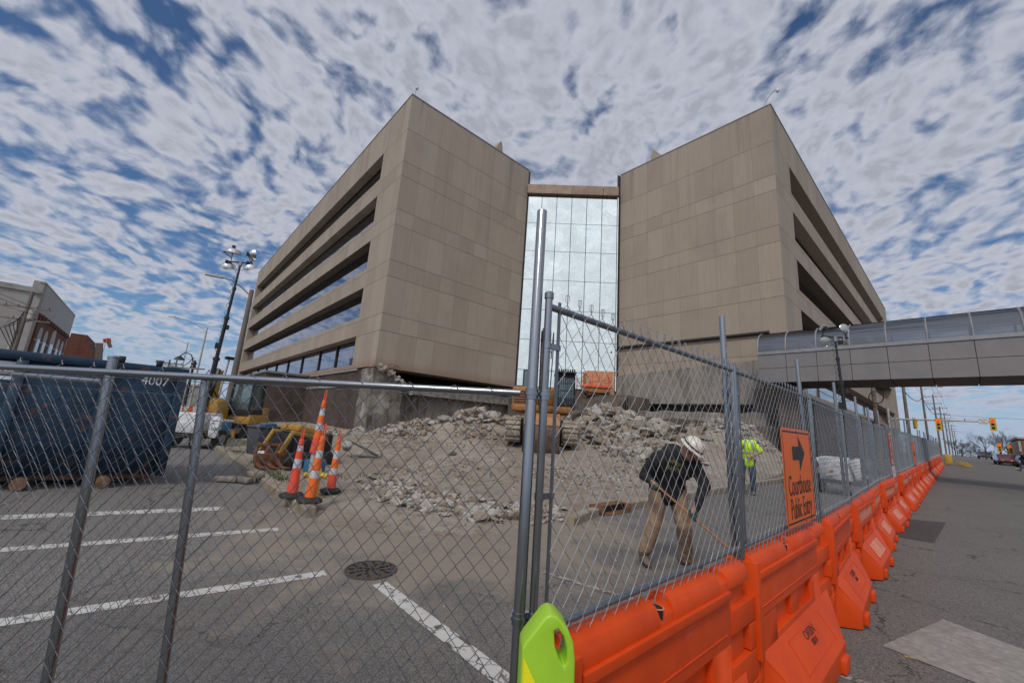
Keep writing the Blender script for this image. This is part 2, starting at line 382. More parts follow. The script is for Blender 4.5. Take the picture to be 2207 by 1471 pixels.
def mat_paint(name, col, keep=.35):
    """road paint worn through to the asphalt"""
    m, t, b = mk(name)
    pos = t.n('ShaderNodeNewGeometry').outputs['Position']
    n = t.noise(pos, 9, 6, .75, .5); g = t.noise(pos, 150, 3, .7)
    wp = t.vm('ADD', pos, t.vm('MULTIPLY', t.n('ShaderNodeTexNoise', i_Vector=pos, i_Scale=5.0, i_Detail=5.0).outputs[1], (.15, .15, 0)))
    vc = t.n('ShaderNodeTexVoronoi', feature='DISTANCE_TO_EDGE'); t.set(vc.inputs['Vector'], wp); vc.inputs['Scale'].default_value = 5.5
    w = t.m('MAXIMUM', t.ss(n, .52+keep*.2, .60+keep*.2), t.m('MULTIPLY', t.ss(vc.outputs['Distance'], .01, .03, 1, 0), t.ss(t.noise(pos, 1.6, 3), .42, .56)))
    c = t.mix(t.ss(g, .3, .7), tuple(k*.82 for k in col), col)
    c = t.mix(t.m('MULTIPLY', t.ss(t.noise(pos, 1.3, 5, .6), .45, .7), .45), c, (.27, .225, .175))
    t.set(b.inputs['Base Color'], t.mix(w, c, (.085, .076, .066))); b.inputs['Roughness'].default_value = .8
    return m

mat_panels()
mat_glass('curtain_glass', (.86, .92, .84), (.7071, .7071, 0), 1.432, (-25.8*.7071+23.4*.7071), wav=.006, lines=[6.42, 9.15, 11.95, 14.8, 17.65, 20.5, 23.35], linew=.02)
mat_glass('window_glass_west', (.30, .34, .42), (1, 0, 0), 1.411*2, -7, wav=.0012, linew=.018)
mat_glass('window_glass_east', (.30, .34, .40), (0, 1, 0), 1.411*2, 0, wav=.0012, linew=.018)
mat_brick('dark_brick', (.085, .062, .052), (.125, .092, .075), (.055, .045, .04))
mat_brick('red_brick', (.20, .070, .042), (.145, .050, .034), (.16, .11, .09))
mat_brick('orange_brick', (.33, .115, .060), (.26, .085, .045), (.20, .12, .09))
mat_asphalt('asphalt', .86); mat_asphalt('asphalt_side', 1.0); mat_asphalt('patch_asphalt', .42, False)
mat_dirt()
mat_concrete('ruin_concrete', (.30, .275, .24), stain=.6); mat_concrete('clean_concrete', (.34, .32, .285), stain=.25)
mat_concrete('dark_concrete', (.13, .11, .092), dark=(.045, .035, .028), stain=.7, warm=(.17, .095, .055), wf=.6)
mat_concrete('rubble_pale', (.40, .375, .335), dark=(.20, .16, .12), stain=.55, warm=(.27, .20, .14), wf=.45); mat_concrete('rubble_tan', (.27, .22, .17), dark=(.12, .085, .06), stain=.5, wf=.5)
mat_concrete('pier_ruin', (.21, .185, .155), dark=(.055, .042, .032), stain=.8, warm=(.42, .40, .36), wf=.75); mat_concrete('kerb_concrete', (.30, .26, .205), dark=(.15, .11, .07), stain=.5, warm=(.32, .22, .09), wf=.5)
mat_concrete('street_concrete', (.29, .275, .25), dark=(.17, .155, .14), stain=.4, wf=.1)
def mat_orange():
    m, t, b = mk('orange_plastic'); tc = t.n('ShaderNodeTexCoord').outputs['Object']; rnd = t.n('ShaderNodeObjectInfo').outputs['Random']
    v = t.vm('ADD', tc, t.comb(t.m('MULTIPLY', rnd, 37), t.m('MULTIPLY', rnd, 11), 0))
    c = t.mix(t.ss(t.noise(v, 2.4, 4, .6), .3, .7), (.60, .054, .004), (.70, .074, .006))
    sc = t.m('MULTIPLY', t.ss(t.noise(t.vm('MULTIPLY', v, (9, 1.1, 9)), 3.0, 6, .75), .60, .68), t.ss(t.noise(v, 1.3, 3), .45, .6))
    c = t.mix(t.m('MULTIPLY', sc, .28), c, (.66, .21, .12))
    gr = t.m('MULTIPLY', t.ss(t.noise(v, 6.5, 7, .72, .5), .55, .72), t.ss(t.noise(t.vm('ADD', v, (3, 8, 1)), 1.0, 3), .42, .62))
    c = t.mix(t.m('MULTIPLY', gr, .38), c, (.17, .055, .025))
    spk = t.m('GREATER_THAN', t.noise(v, 75, 2, .5), .74); c = t.mix(t.m('MULTIPLY', spk, .5), c, (.12, .05, .03))
    t.set(b.inputs['Base Color'], c); t.set(b.inputs['Roughness'], t.m('MULTIPLY_ADD', t.noise(v, 5, 4), .3, .36)); b.inputs['Specular IOR Level'].default_value = .28
    bn = t.n('ShaderNodeBump'); bn.inputs['Strength'].default_value = .25; bn.inputs['Distance'].default_value = .004; t.set(bn.inputs['Height'], t.m('ADD', t.noise(v, 5, 3), t.m('MULTIPLY', t.noise(v, 180, 2), .12))); t.set(b.inputs['Normal'], bn)
mat_paint('white_paint', (.56, .55, .51), keep=.10); mat_paint('faded_paint', (.36, .335, .29), keep=-.25); mat_paint('yellow_paint', (.50, .40, .08), keep=-.15)
S = simple
S('galvanised', (.31, .325, .34), .22, .95, .04, 4)
S('galvanised_dull', (.24, .26, .28), .42, .85, .05, 5)
S('wire', (.29, .31, .33), .55, .6, .15, 20); S('wire_left', (.13, .14, .15), .6, .3, .2, 20); S('wire_dark', (.17, .18, .195), .5, .8, .25, 20)
mat_orange()
S('orange_scuffed', (.70, .22, .13), .6, 0, .25, 9.0, .1, 120)
S('lime_plastic', (.36, .62, .035), .38, 0, .06, 4, .06, 120); S('plain_black', (.012, .011, .01), .6)  # black stands in for the dark inside holes; unlit signal lenses share it
S('black_paint', (.014, .013, .012), .45, 0, .3, 30); S('black_metal', (.022, .022, .024), .42, .2, .3, 12)
S('black_rubber', (.024, .023, .022), .75, 0, .3, 14, .3, 60)
S('sign_orange', (.80, .135, .010), .38, 0, .04, 3); S('sign_red', (.42, .030, .022), .5, 0, .1, 5); S('sign_white', (.72, .72, .70), .5, 0, .08, 5)
S('white_metal', (.62, .63, .64), .5, 0, .12, 4, col2=(.35, .33, .30), f2=.3, s2=6)
S('dumpster_blue', (.009, .036, .072), .55, .1, .35, 2.5, .25, 25, col2=(.17, .075, .035), f2=.22, s2=3.2)
S('dumpster_rust', (.20, .11, .06), .8, .1, .35, 8, .3, 30)
S('machine_yellow', (.40, .215, .02), .45, 0, .15, 4, .05, 60, col2=(.20, .13, .07), f2=.3, s2=7)
S('machine_orange', (.34, .14, .026), .5, 0, .2, 4, .05, 60, col2=(.16, .10, .06), f2=.4, s2=6)
S('rust', (.17, .075, .035), .75, .3, .4, 10, .3, 40); S('track_dirt', (.33, .28, .215), .9, 0, .3, 12, .5, 50, col2=(.12, .09, .07), f2=.4, s2=9)
S('bucket_steel', (.15, .10, .075), .6, .5, .4, 5, .2, 30); S('cab_glass', (.16, .21, .22), .08, .6, .1, 3)
S('cone_orange', (.85, .16, .018), .5, 0, .1, 8); S('cone_red', (.78, .09, .045), .5, 0, .1, 8); S('reflective_white', (.55, .57, .60), .35, .1, .15, 20)
S('hydrant_yellow', (.66, .47, .06), .55, 0, .15, 20); S('wood_old', (.22, .185, .15), .85, 0, .3, 3, .4, 30, streak=True); S('wood_pole', (.17, .14, .115), .9, 0, .25, 3, .3, 20, streak=True)
S('plywood', (.52, .33, .17), .7, 0, .15, 3); S('lift_red', (.72, .085, .025), .45, 0, .1, 5); S('copper', (.235, .165, .120), .5, .25, .22, 1.2)
S('alu_panel', (.235, .215, .205), .42, .35, .06, 1.5); S('alu_dark', (.05, .045, .042), .5, .2, .2, 2); S('alu_frame', (.30, .295, .29), .4, .6, .1, 3)
S('pole_metal', (.42, .41, .39), .6, .3, .12, 3); S('lamp_chrome', (.60, .60, .60), .24, 1.0, .08, 5); S('lamp_lens', (.36, .38, .37), .2, .5, .1, 5)
S('stucco', (.36, .34, .32), .9, 0, .1, .9, .3, 10, col2=(.15, .13, .115), f2=.35, s2=.25); S('stucco_clean', (.44, .43, .42), .9, 0, .05, 1, .2, 10)
S('roof_dark', (.045, .045, .05), .7, 0, .2, 2); S('skin', (.34, .17, .12), .55, 0, .1, 30); S('cloth_black', (.013, .013, .014), .9, 0, .3, 18, .5, 30)
S('cloth_tan', (.30, .205, .125), .9, 0, .18, 14, .5, 30, col2=(.17, .11, .07), f2=.25, s2=9); S('cloth_jeans', (.055, .080, .120), .9, 0, .3, 14, .5, 40)
S('boot_leather', (.16, .115, .08), .8, 0, .3, 18, .3, 60); S('glove_green', (.022, .060, .050), .8, 0, .3, 25, .3, 80); S('helmet_white', (.66, .62, .53), .35, 0, .08, 12, col2=(.34, .24, .15), f2=.35, s2=9)
S('hivis', (.55, .90, .02), .7, 0, .08, 10, .3, 30); S('tape_grey', (.42, .43, .44), .4, .2, .1, 20); S('stick_wood', (.42, .19, .065), .6, 0, .15, 8, streak=True)
S('print_yellow', (.30, .27, .05), .8); S('grass', (.075, .095, .030), .9, 0, .5, 5); S('ground_far', (.10, .10, .075), .95, 0, .3, .12)
S('twig', (.085, .070, .060), .9, 0, .2, 3); S('hedge', (.060, .060, .042), .9, 0, .3, 2); S('car_dark', (.03, .03, .034), .25, .3, .1, 3, coat=.6); S('car_red', (.10, .015, .018), .25, .2, .1, 3, coat=.6)
S('blue_plastic', (.035, .14, .26), .5); S('trash_grey', (.060, .064, .068), .6, 0, .15, 5); S('signal_yellow', (.62, .40, .02), .5); S('barrier_yellow', (.48, .29, .03), .5)
S('iron', (.105, .085, .070), .7, .5, .35, 30, .3, 60)
for nm, c, st in (('lamp_red', (1.0, .012, .0), 1.6),):
    m_, t_, b_ = mk(nm); b_.inputs['Base Color'].default_value = (*c, 1); b_.inputs['Emission Color'].default_value = (*c, 1); b_.inputs['Emission Strength'].default_value = st
def mat_sheet():   # prismatic yellow sheeting with its fine grid
    m, t, b = mk('yellow_sheeting'); p = t.n('ShaderNodeNewGeometry').outputs['Position']
    x, y, z = t.sep(p); g = t.m('MAXIMUM', t.m('LESS_THAN', t.m('FRACT', t.m('MULTIPLY', z, 190)), .22), t.m('LESS_THAN', t.m('FRACT', t.m('MULTIPLY', t.m('SUBTRACT', x, y), 150)), .22))
    t.set(b.inputs['Base Color'], t.mix(t.m('MULTIPLY', g, .5), (.92, .86, .02), (.62, .60, .01))); b.inputs['Roughness'].default_value = .35
mat_sheet()
def mat_vault():   # tinted polycarbonate vault: mostly see-through, streaked
    m, t, b = mk('vault_glazing'); nt = m.node_tree
    pos = t.n('ShaderNodeNewGeometry').outputs['Position']
    st = t.noise(t.vm('MULTIPLY', pos, (.35, 3.0, 3.0)), 1.6, 4, .6, .4)
    gl = t.n('ShaderNodeBsdfGlossy'); gl.inputs['Roughness'].default_value = .10; t.set(gl.inputs['Color'], (.55, .58, .62))
    tr = t.n('ShaderNodeBsdfTransparent'); t.set(tr.inputs['Color'], t.mix(t.ss(st, .35, .7), (.30, .32, .33), (.50, .52, .52)))
    fr = t.n('ShaderNodeLayerWeight'); fr.inputs[0].default_value = .35
    mx = t.n('ShaderNodeMixShader'); t.set(mx.inputs[0], t.m('MULTIPLY_ADD', fr.outputs[0], .6, .22, clamp=True)); t.set(mx.inputs[1], tr); t.set(mx.inputs[2], gl)
    t.set(nt.nodes['Material Output'].inputs[0], mx)
mat_vault()
G = MATS
# ------------------------------------------------------------------ ground, streets, kerb
def rise(y): return 0.0 if y < 8 else min(.012*(y-8), 1.25)
def lin(a, b, n): return [a+(b-a)*i/n for i in range(n+1)]
def grid(name, xs, ys, fz, mat, kind='structure', smooth=True):
    m = MB(); nx = len(xs)
    P = [(x, y, fz(x, y)) for y in ys for x in xs]
    F = [(j*nx+i, j*nx+i+1, (j+1)*nx+i+1, (j+1)*nx+i) for j in range(len(ys)-1) for i in range(nx-1)]
    m.add(P, F); return m.build(name, mat, smooth=smooth, kind=kind)
YS = [-900, -400, -150, -60, 0, 8]+lin(12, 112, 20)+[150, 250, 500, 1200]
grid('ground', [-1200, -500, -200, -90, -40, -5, 9, 40, 120, 400, 1200], YS, lambda x, y: rise(y)-.06, G['ground_far'])
grid('street', lin(-5.0, 9, 6), [-60, -20, 0, 8]+lin(12, 112, 20)+[150, 260], lambda x, y: rise(y)-.012, G['asphalt'])
sm = MB()
arc = [(-7.3+2.3*math.sin(a), 4.4-2.3*math.cos(a)) for a in lin(0, math.pi/2, 8)]
sm.add([(-210, -9, -.012), (-5.0, -9, -.012), (-5.0, 4.4, -.012)]+[(x, y, -.012) for x, y in reversed(arc)]+[(-210, 2.1, -.012)], [tuple(range(3+len(arc)+1))])
sm.build('side_street', G['asphalt_side'], kind='structure')
# a lighter pavement beyond the two streets
grid('far_pavement', [-210, -9], [-11.6, -9], lambda x, y: .10, G['street_concrete'])
grid('east_pavement', [9.0, 13], [-60, 0, 8]+lin(12, 112, 20)+[150, 260], lambda x, y: rise(y)+.10, G['street_concrete'])

def strip(name, pts, w, mat, z=.004, zf=None):
    m = MB(); L = []; R = []
    pts = [V((*p, 0)) for p in pts]
    for i, p in enumerate(pts):
        d = (pts[min(i+1, len(pts)-1)]-pts[max(i-1, 0)]).normalized(); nrm = V((-d.y, d.x, 0))*w/2
        L.append(p+nrm); R.append(p-nrm)
    n = len(pts)
    m.add([(q.x, q.y, rise(q.y)-.012+z) for q in L+R], [(i, i+1, n+i+1, n+i) for i in range(n-1)])
    return m.build(name, mat, kind='structure')
strip('crosswalk_line', [(-8.72, -8), (-8.5, -1.1), (-8.10, 1.2)], .26, G['white_paint'])
strip('crosswalk_line', [(-7.05, -8), (-6.83, -.9), (-6.48, 1.65)], .17, G['white_paint'])
strip('stop_line', [(-4.95, -8), (-4.76, -.5), (-4.58, 1.68)], .15, G['white_paint'])
strip('crosswalk_line', [(-4.05, 2.03), (-2.6, 2.05), (1.5, 2.05)], .15, G['white_paint'])
strip('crosswalk_line', [(-3.5, 3.70), (-2.4, 3.95), (-.70, 4.14), (3.5, 4.5)], .075, G['faded_paint'])
strip('lane_line', [(-.52, 4.95), (.1, 5.25)], .03, G['yellow_paint'])
strip('lane_line', [(3.4, 40), (3.4, 90)], .12, G['yellow_paint'])
def patch(name, pts, mat, z=.005):
    m = MB(); m.add([(x, y, rise(y)-.012+z) for x, y in pts], [tuple(range(len(pts)))]); return m.build(name, mat, kind='structure')
patch('road_patch', [(-1.35, 11.0), (-.58, 11.1), (-.50, 14.3), (-1.35, 13.7)], G['patch_asphalt'])
patch('road_patch', [(-.66, 5.02), (.02, 4.86), (.35, 6.0), (-.34, 6.35)], G['street_concrete'])

# the torn-up site behind the kerb
def sdist(x, y):
    if x > -7.3 and y < 4.4: return 2.3-math.hypot(x+7.3, y-4.4)
    return min(-5.0-x, y-2.1)
MOUNDS = [(-13.6, 14.8, 3.6, 3.6, .30), (-18.3, 13.8, 2.4, 1.5, 1.35), (-21.8, 12.3, 2.6, 1.2, .65), (-15.8, 17.6, 2.8, 2.4, .9), (-11.2, 21.3, 4.2, 3.0, 1.35),
          (-16.0, 22.8, 3.4, 2.4, 1.9), (-7.6, 22.2, 1.9, 2.0, 1.55), (-20.5, 19.5, 3.0, 3.5, 1.3), (-8.8, 7.2, 1.8, 1.1, .20), (-11.5, 8.8, 2.2, 1.4, .26), (-7.3, 5.6, 1.2, .8, .08), (-14.5, 10.2, 1.6, 1.2, .25), (-9.8, 15.0, 1.9, 3.0, .35), (-8.2, 17.8, 1.6, 2.2, .5)]
def fb(x, y, s, o=4): return noise.fractal(V((x*s, y*s, 2.3)), 1.0, 2.0, o)
def H(x, y, det=True):
    s = sdist(x, y)
    if s < (.08 if not (x > -7.6 and y < 6.2) else -.25): return -.2
    e = max(0, min(1, s/.6))
    h = .115+.055*max(0, min(s, 10.5)-1.2)*1.0
    if y > 10 and x > -9: h += rise(y)
    mm = 0
    for cx, cy, rx, ry, hh in MOUNDS:
        q = ((x-cx)/rx)**2+((y-cy)/ry)**2
        if q < 6: mm += hh*math.exp(-q)
    h += mm
    if det: h += e*((.045+.07*min(1, mm))*fb(x, y, 1.3, 6)+.030*fb(x, y, 5, 4)*min(1, s*.35))
    if x < -5.2 and y < 2.8: h = min(h, .13)
    cw = max(0, min(1, (x+8.6)/1.4))*max(0, min(1, (7.4-y)/1.6))
    if cw > 0: h = h*(1-cw)+cw*min(h, -.016+.075*s+.02*fb(x, y, 3.0, 4))
    return h
def trim(x, y): return H(x, y)
xs = lin(-62, -30, 26)+lin(-29.2, -16.2, 90)+lin(-16.0, -4.9, 140); ys = lin(2.0, 12, 120)+lin(12.15, 30.5, 110)
grid('dirt_terrain', xs, ys, H, G['demolition_dirt'])
# grass strip between kerb and pavement on the left
gm = MB(); rg = random.Random(3)
for k in range(9000):
    x = rg.uniform(-26, -9.6); y = 2.35+rg.random()**1.6*3.2
    if noise.noise(V((x*.7, y*.9, 0))) < .02: continue
    z = H(x, y); a = rg.uniform(0, 6.28); h = rg.uniform(.03, .09); w = .012
    dx, dy = math.cos(a)*w, math.sin(a)*w
    gm.add([(x-dx, y-dy, z-.01), (x+dx, y+dy, z-.01), (x+rg.uniform(-.03, .03), y+rg.uniform(-.03, .03), z+h)], [(0, 1, 2)])
tag(gm.build('grass', G['grass']), 'patchy grass growing behind the kerb', 'grass', kind='stuff')

def kerb_mesh(path, name, label):
    m = MB(); prof = [(0, -.1), (0, .115), (.025, .14), (.16, .14), (.16, -.1)]; pts = [V((*p, 0)) for p in path]; P = []
    for i, p in enumerate(pts):
        d = (pts[min(i+1, len(pts)-1)]-pts[max(i-1, 0)]).normalized(); nr = V((-d.y, d.x, 0)); jit = .012*noise.noise(p*1.7)
        for a, b in prof: P.append(p+nr*(a+jit)+V((0, 0, b+jit*.7+rise(p.y))))
    n = len(prof)
    F = [(k*n+i, k*n+(i+1) % n, (k+1)*n+(i+1) % n, (k+1)*n+i) for k in range(len(pts)-1) for i in range(n)]+[tuple(range(n)), tuple(range((len(pts)-1)*n, len(pts)*n))]
    m.add(P, F); return m.build(name, G['kerb_concrete'], kind='structure', smooth=True)
kerb_mesh([(x, 2.1) for x in lin(-6.95, -60, 120)][::-1], 'kerb', 'k')
kerb_mesh([(-4.62, 5.75), (-4.78, 6.3), (-4.93, 6.9)], 'kerb', 'k')
kerb_mesh([(-5.0, 8.0)]+[(-5.03, y) for y in lin(8.5, 60, 80)], 'kerb', 'k')

# ------------------------------------------------------------------ the courthouse
PN = G['precast_panels']
bld = thing('courthouse_building', 'tan precast concrete courthouse of two wings joined by a mirrored glass wall', 'building', (-22, 27, 0))
TOP = 26.04
OPEN = [(20.65, 23.05), (16.70, 19.10), (12.75, 15.15), (8.85, 11.20), (5.15, 7.35)]
SPAN = [(23.05, TOP), (19.10, 20.65), (15.15, 16.70), (11.20, 12.75), (7.35, 8.85), (4.85, 5.15)]
m = MB()
m.b2(-26.8, -25.8, 10.7, 23.4, 4.80, TOP); m.b2(-30.0, -26.8, 10.7, 12.6, 4.85, TOP)
for a, b in SPAN: m.b2(-83.5, -30.0, 10.7, 11.60, a, b)
m.b2(-85.0, -83.5, 10.7, 13.5, 4.85, TOP)
m.b2(-84.9, -26.85, 12.6, 23.3, 5.2, 25.7)
m.build('wing_wall', PN, bld)
m = MB()
m.b2(-19.7, -7.0, 29.95, 30.95, 3.98, TOP); m.b2(-8.6, -7.0, 30.95, 34.0, 4.85, TOP)
for a, b in SPAN: m.b2(-8.05, -7.0, 34.0, 88.2, a, b)
m.b2(-9.5, -7.0, 88.2, 93.8, 4.85, TOP); m.b2(-19.65, -8.9, 30.95, 93.7, 5.2, 25.7)
m.build('wing_wall', PN, bld)
for i, (a, b) in enumerate(OPEN):
    m = MB(); m.quad((-83.5, 11.50, a), (-30.0, 11.50, a), (-30.0, 11.50, b), (-83.5, 11.50, b)); m.b2(-83.5, -30, 11.52, 11.56, a, b)
    f = m.build('window_band', [G['window_glass_west']], bld)
    m = MB(); m.b2(-83.5, -30.0, 11.42, 11.49, a, a+.07); m.b2(-83.5, -30.0, 11.42, 11.49, b-.07, b)
    if i == 4:
        for x in (-31.5, -36.2, -41.0, -47, -53, -59, -65, -71, -77): m.b2(x-.06, x+.06, 11.38, 11.49, a+.07, b-.07)
    m.build('frame', G['alu_dark'], f)
    m = MB(); m.quad((-7.98, 34.0, a), (-7.98, 88.2, a), (-7.98, 88.2, b), (-7.98, 34.0, b)); m.b2(-8.03, -8.0, 34, 88.2, a, b)
    f = m.build('window_band', [G['window_glass_east']], bld)
    m = MB(); m.b2(-7.97, -7.90, 34.0, 88.2, a, a+.07); m.b2(-7.97, -7.90, 34.0, 88.2, b-.07, b); m.build('frame', G['alu_dark'], f)
# thin metal cap on the parapets
m = MB()
m.b2(-26.2, -25.76, 10.66, 23.44, TOP, TOP+.07); m.b2(-85.04, -26.2, 10.66, 11.1, TOP, TOP+.07)
m.b2(-19.74, -6.96, 29.91, 30.35, TOP, TOP+.07); m.b2(-7.4, -6.96, 30.35, 93.84, TOP, TOP+.07)
m.build('coping', G['alu_frame'], bld)

# mirrored glass wall across the inner corner
D45 = V((.7071, .7071, 0)); N45 = V((.7071, -.7071, 0)); P0 = V((-25.8, 23.4, 0)); LG = 8.7
m = MB(); a, b = P0, P0+D45*LG
m.quad(a+V((0, 0, 5.0)), b+V((0, 0, 5.0)), b+V((0, 0, 23.42)), a+V((0, 0, 23.42)))
cw = m.build('curtain_wall', G['curtain_glass'], bld)
m = MB(); Rz = Matrix.Rotation(rad(45), 3, 'Z')
for k in range(7):
    c = P0+D45*(k*1.432-.02)+N45*.03; m.box((c.x, c.y, 14.2), (.020, .05, 18.4), Rz)
m.build('mullion', G['alu_dark'], cw)
m = MB()
for k in range(6):
    c = P0+D45*(.716+k*1.432+(.03 if k == 5 else 0))+N45*.10; m.box((c.x, c.y, 23.88), (1.415, .5, .92), Rz)
m.build('copper_band', G['copper'], bld)
m = MB(); c = P0+D45*4.3-N45*3.2; m.box((c.x, c.y, 14.3), (11.5, 5.6, 19.0), Rz); m.build('atrium_core', G['alu_dark'], bld)
m = MB(); m.b2(-25.86, -25.70, 23.40, 23.52, 4.9, 25.9); m.b2(-19.86, -19.71, 29.62, 29.95, 4.2, 25.9); m.build('corner_trim', G['alu_dark'], bld)
# roof fins behind the parapets
m = MB(); m.prism([(-18.8, 25.7), (-18.05, 29.5), (-17.85, 29.6), (-17.1, 28.6), (-15.6, 25.7)], (0, 32.9, 0), (1, 0, 0), (0, 0, 1), (0, 1.0, 0)); m.build('roof_fin', PN, bld)
m = MB(); m.prism([(19.6, 25.7), (21.2, 28.8), (21.75, 29.9), (21.95, 29.8), (22.7, 25.7)], (-29.6, 0, 0), (0, 1, 0), (0, 0, 1), (1.0, 0, 0)); m.build('roof_fin', PN, bld)
# dark brick base of the west front with its boxed-out bay
m = MB(); m.b2(-84.5, -28.2, 10.82, 11.6, -.1, 4.85); m.build('brick_base', G['dark_brick'], bld)
m = MB(); m.b2(-52.0, -41.4, 7.33, 10.82, -.1, 4.72); bay = m.build('brick_bay', G['dark_brick'], bld)
m = MB(); m.b2(-52.1, -41.3, 7.23, 10.82, 4.72, 4.90); m.build('metal_cap', G['alu_frame'], bay)
m = MB(); m.b2(-41.1, -30.5, 10.74, 10.82, 3.55, 3.72); m.b2(-40.6, -29.0, 10.72, 10.82, 4.70, 4.85); m.build('stone_ledge', G['clean_concrete'], bld)
m = MB(); m.b2(-8.9, -7.35, 31.0, 93.5, -.1, 4.85); m.build('brick_base', G['dark_brick'], bld)
# the black pipe strapped along the east wing, and its straps
m = MB(); m.tube([(-20.05, 29.25, 8.3), (-19.95, 29.5, 8.75), (-19.6, 29.82, 8.86), (-14, 29.84, 8.83), (-8.0, 29.84, 8.80)], .12, 8); m.build('drain_pipe', G['black_rubber'], bld, smooth=True)
# torn concrete left standing where the entrance stairs stood
def rough_box(m, x0, x1, y0, y1, z0, z1, n=6, amp=.12, top=None, seed=0):
    nx = max(2, int((x1-x0)/.35)); ny = max(2, int((y1-y0)/.35)); nz = max(2, int((z1-z0)/.35))
    bm = bmesh.new()
    def face(o, u, v, nu, nv):
        P = [[o+u*(i/nu)+v*(j/nv) for i in range(nu+1)] for j in range(nv+1)]; vs = []
        for row in P:
            for p in row:
                t = (p.z-z0)/(z1-z0); q = p.copy()
                if top is not None: q.z = z0+(top(p.x, p.y)-z0)*t
                nv_ = noise.noise_vector(V((q.x*1.3+seed, q.y*1.3, q.z*1.3)))+noise.noise_vector(V((q.x*4+seed, q.y*4, q.z*4)))*.4
                vs.append(q+nv_*amp*(.35+.65*t))
        w = nu+1; m.add(vs, [(j*w+i, j*w+i+1, (j+1)*w+i+1, (j+1)*w+i) for j in range(nv) for i in range(nu)])
    X, Y, Z = V((x1-x0, 0, 0)), V((0, y1-y0, 0)), V((0, 0, z1-z0)); o = V((x0, y0, z0))
    face(o, X, Z, nx, nz); face(o+Y, X, Z, nx, nz); face(o, Y, Z, ny, nz); face(o+X, Y, Z, ny, nz); face(o+Z, X, Y, nx, ny); bm.free()
m = MB(); rough_box(m, -28.1, -25.95, 10.75, 13.0, .3, 4.8, amp=.13, top=lambda x, y: 4.72-max(0, y-11.2)*.75+.28*noise.noise(V((x*2.3, y*2.3, 0))))
m.build('ruined_pier', G['pier_ruin'], bld, smooth=False, weld=True)
m = MB(); rough_box(m, -27.3, -26.3, 13.0, 23.6, 3.25, 4.0, amp=.10, seed=24, top=lambda x, y: 3.95+.18*noise.noise(V((x, y*1.2, 0)))); m.build('broken_ledge', G['ruin_concrete'], bld, weld=True)
m = MB(); rough_box(m, -28.4, -26.8, 13.0, 23.6, .3, 3.4, amp=.12, seed=4, top=lambda x, y: 3.55+.22*noise.noise(V((x, y*1.2, 0)))); m.build('retaining_wall', G['pier_ruin'], bld, weld=True)
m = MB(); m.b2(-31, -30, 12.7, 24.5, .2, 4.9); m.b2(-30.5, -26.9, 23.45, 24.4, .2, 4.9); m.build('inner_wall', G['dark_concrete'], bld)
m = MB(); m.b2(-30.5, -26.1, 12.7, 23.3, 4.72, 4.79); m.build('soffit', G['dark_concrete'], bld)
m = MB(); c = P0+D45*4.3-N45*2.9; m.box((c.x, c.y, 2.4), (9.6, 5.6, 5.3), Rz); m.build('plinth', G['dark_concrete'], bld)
m = MB(); rough_box(m, -19.95, -8.5, 29.70, 29.94, 4.0, 6.6, amp=.03, seed=9, top=lambda x, y: 6.35+(x+19.9)*.055+.10*noise.noise(V((x*1.2, 3, 0)))); m.build('stained_strip', G['ruin_concrete'], bld, weld=True)
m = MB(); m.b2(-20.5, -7.2, 31.0, 31.4, .2, 4.9); m.build('inner_wall', G['dark_concrete'], bld)
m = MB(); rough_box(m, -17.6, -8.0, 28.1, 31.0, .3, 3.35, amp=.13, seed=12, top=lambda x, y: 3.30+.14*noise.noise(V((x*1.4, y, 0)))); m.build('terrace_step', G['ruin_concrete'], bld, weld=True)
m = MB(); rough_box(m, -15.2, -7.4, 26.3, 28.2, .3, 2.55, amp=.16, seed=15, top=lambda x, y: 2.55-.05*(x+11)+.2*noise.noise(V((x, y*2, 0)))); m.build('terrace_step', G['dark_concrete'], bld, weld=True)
m = MB(); rough_box(m, -8.9, -7.6, 29.0, 29.9, .3, 4.95, amp=.05, seed=17); rough_box(m, -7.2, -6.1, 27.6, 28.6, .3, 4.95, amp=.05, seed=18); m.build('concrete_pier', G['dark_concrete'], bld, weld=True)
m = MB()
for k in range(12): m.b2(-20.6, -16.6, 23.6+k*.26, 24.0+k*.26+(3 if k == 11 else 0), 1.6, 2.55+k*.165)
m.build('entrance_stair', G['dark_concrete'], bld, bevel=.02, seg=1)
m = MB(); m.box((-19.9, 27.6, 5.5), (2.3, .05, 2.0), rad(38)); m.build('plywood_boarding', G['plywood'], bld)
m = MB(); m.box((-25.0, 24.15, 5.6), (.9, .06, 1.6), rad(45)); dr = m.build('entrance_door', G['alu_dark'], bld)
m = MB(); m.box((-24.97, 24.11, 5.65), (.62, .03, 1.35), rad(45)); m.build('pane', G['cab_glass'], dr)

# roof cameras
def roof_camera(loc, arm, label):
    t = thing('security_camera', label, 'camera', loc)
    x, y, z = loc
    m = MB(); m.tube([(x, y, z), (x, y, z+.6), (x+arm[0]*.6, y+arm[1]*.6, z+.98), (x+arm[0], y+arm[1], z+1.0)], .028, 6); m.build('pole', G['pole_metal'], t, smooth=True)
    m = MB(); m.cyl((x+arm[0], y+arm[1], z+1.02), (x+arm[0], y+arm[1], z+.86), .10, .13); m.sphere((x+arm[0], y+arm[1], z+.84), .12, 10); m.build('dome', G['signal_box'] if 'signal_box' in G else G['white_metal'], t, smooth=True)
roof_camera((-26.0, 11.0, TOP+.05), (.05, .05), 'small camera on a short upright pole above the west wing corner')
roof_camera((-7.35, 30.2, TOP+.05), (.85, -.15), 'small dome camera on a bent arm above the east wing corner')

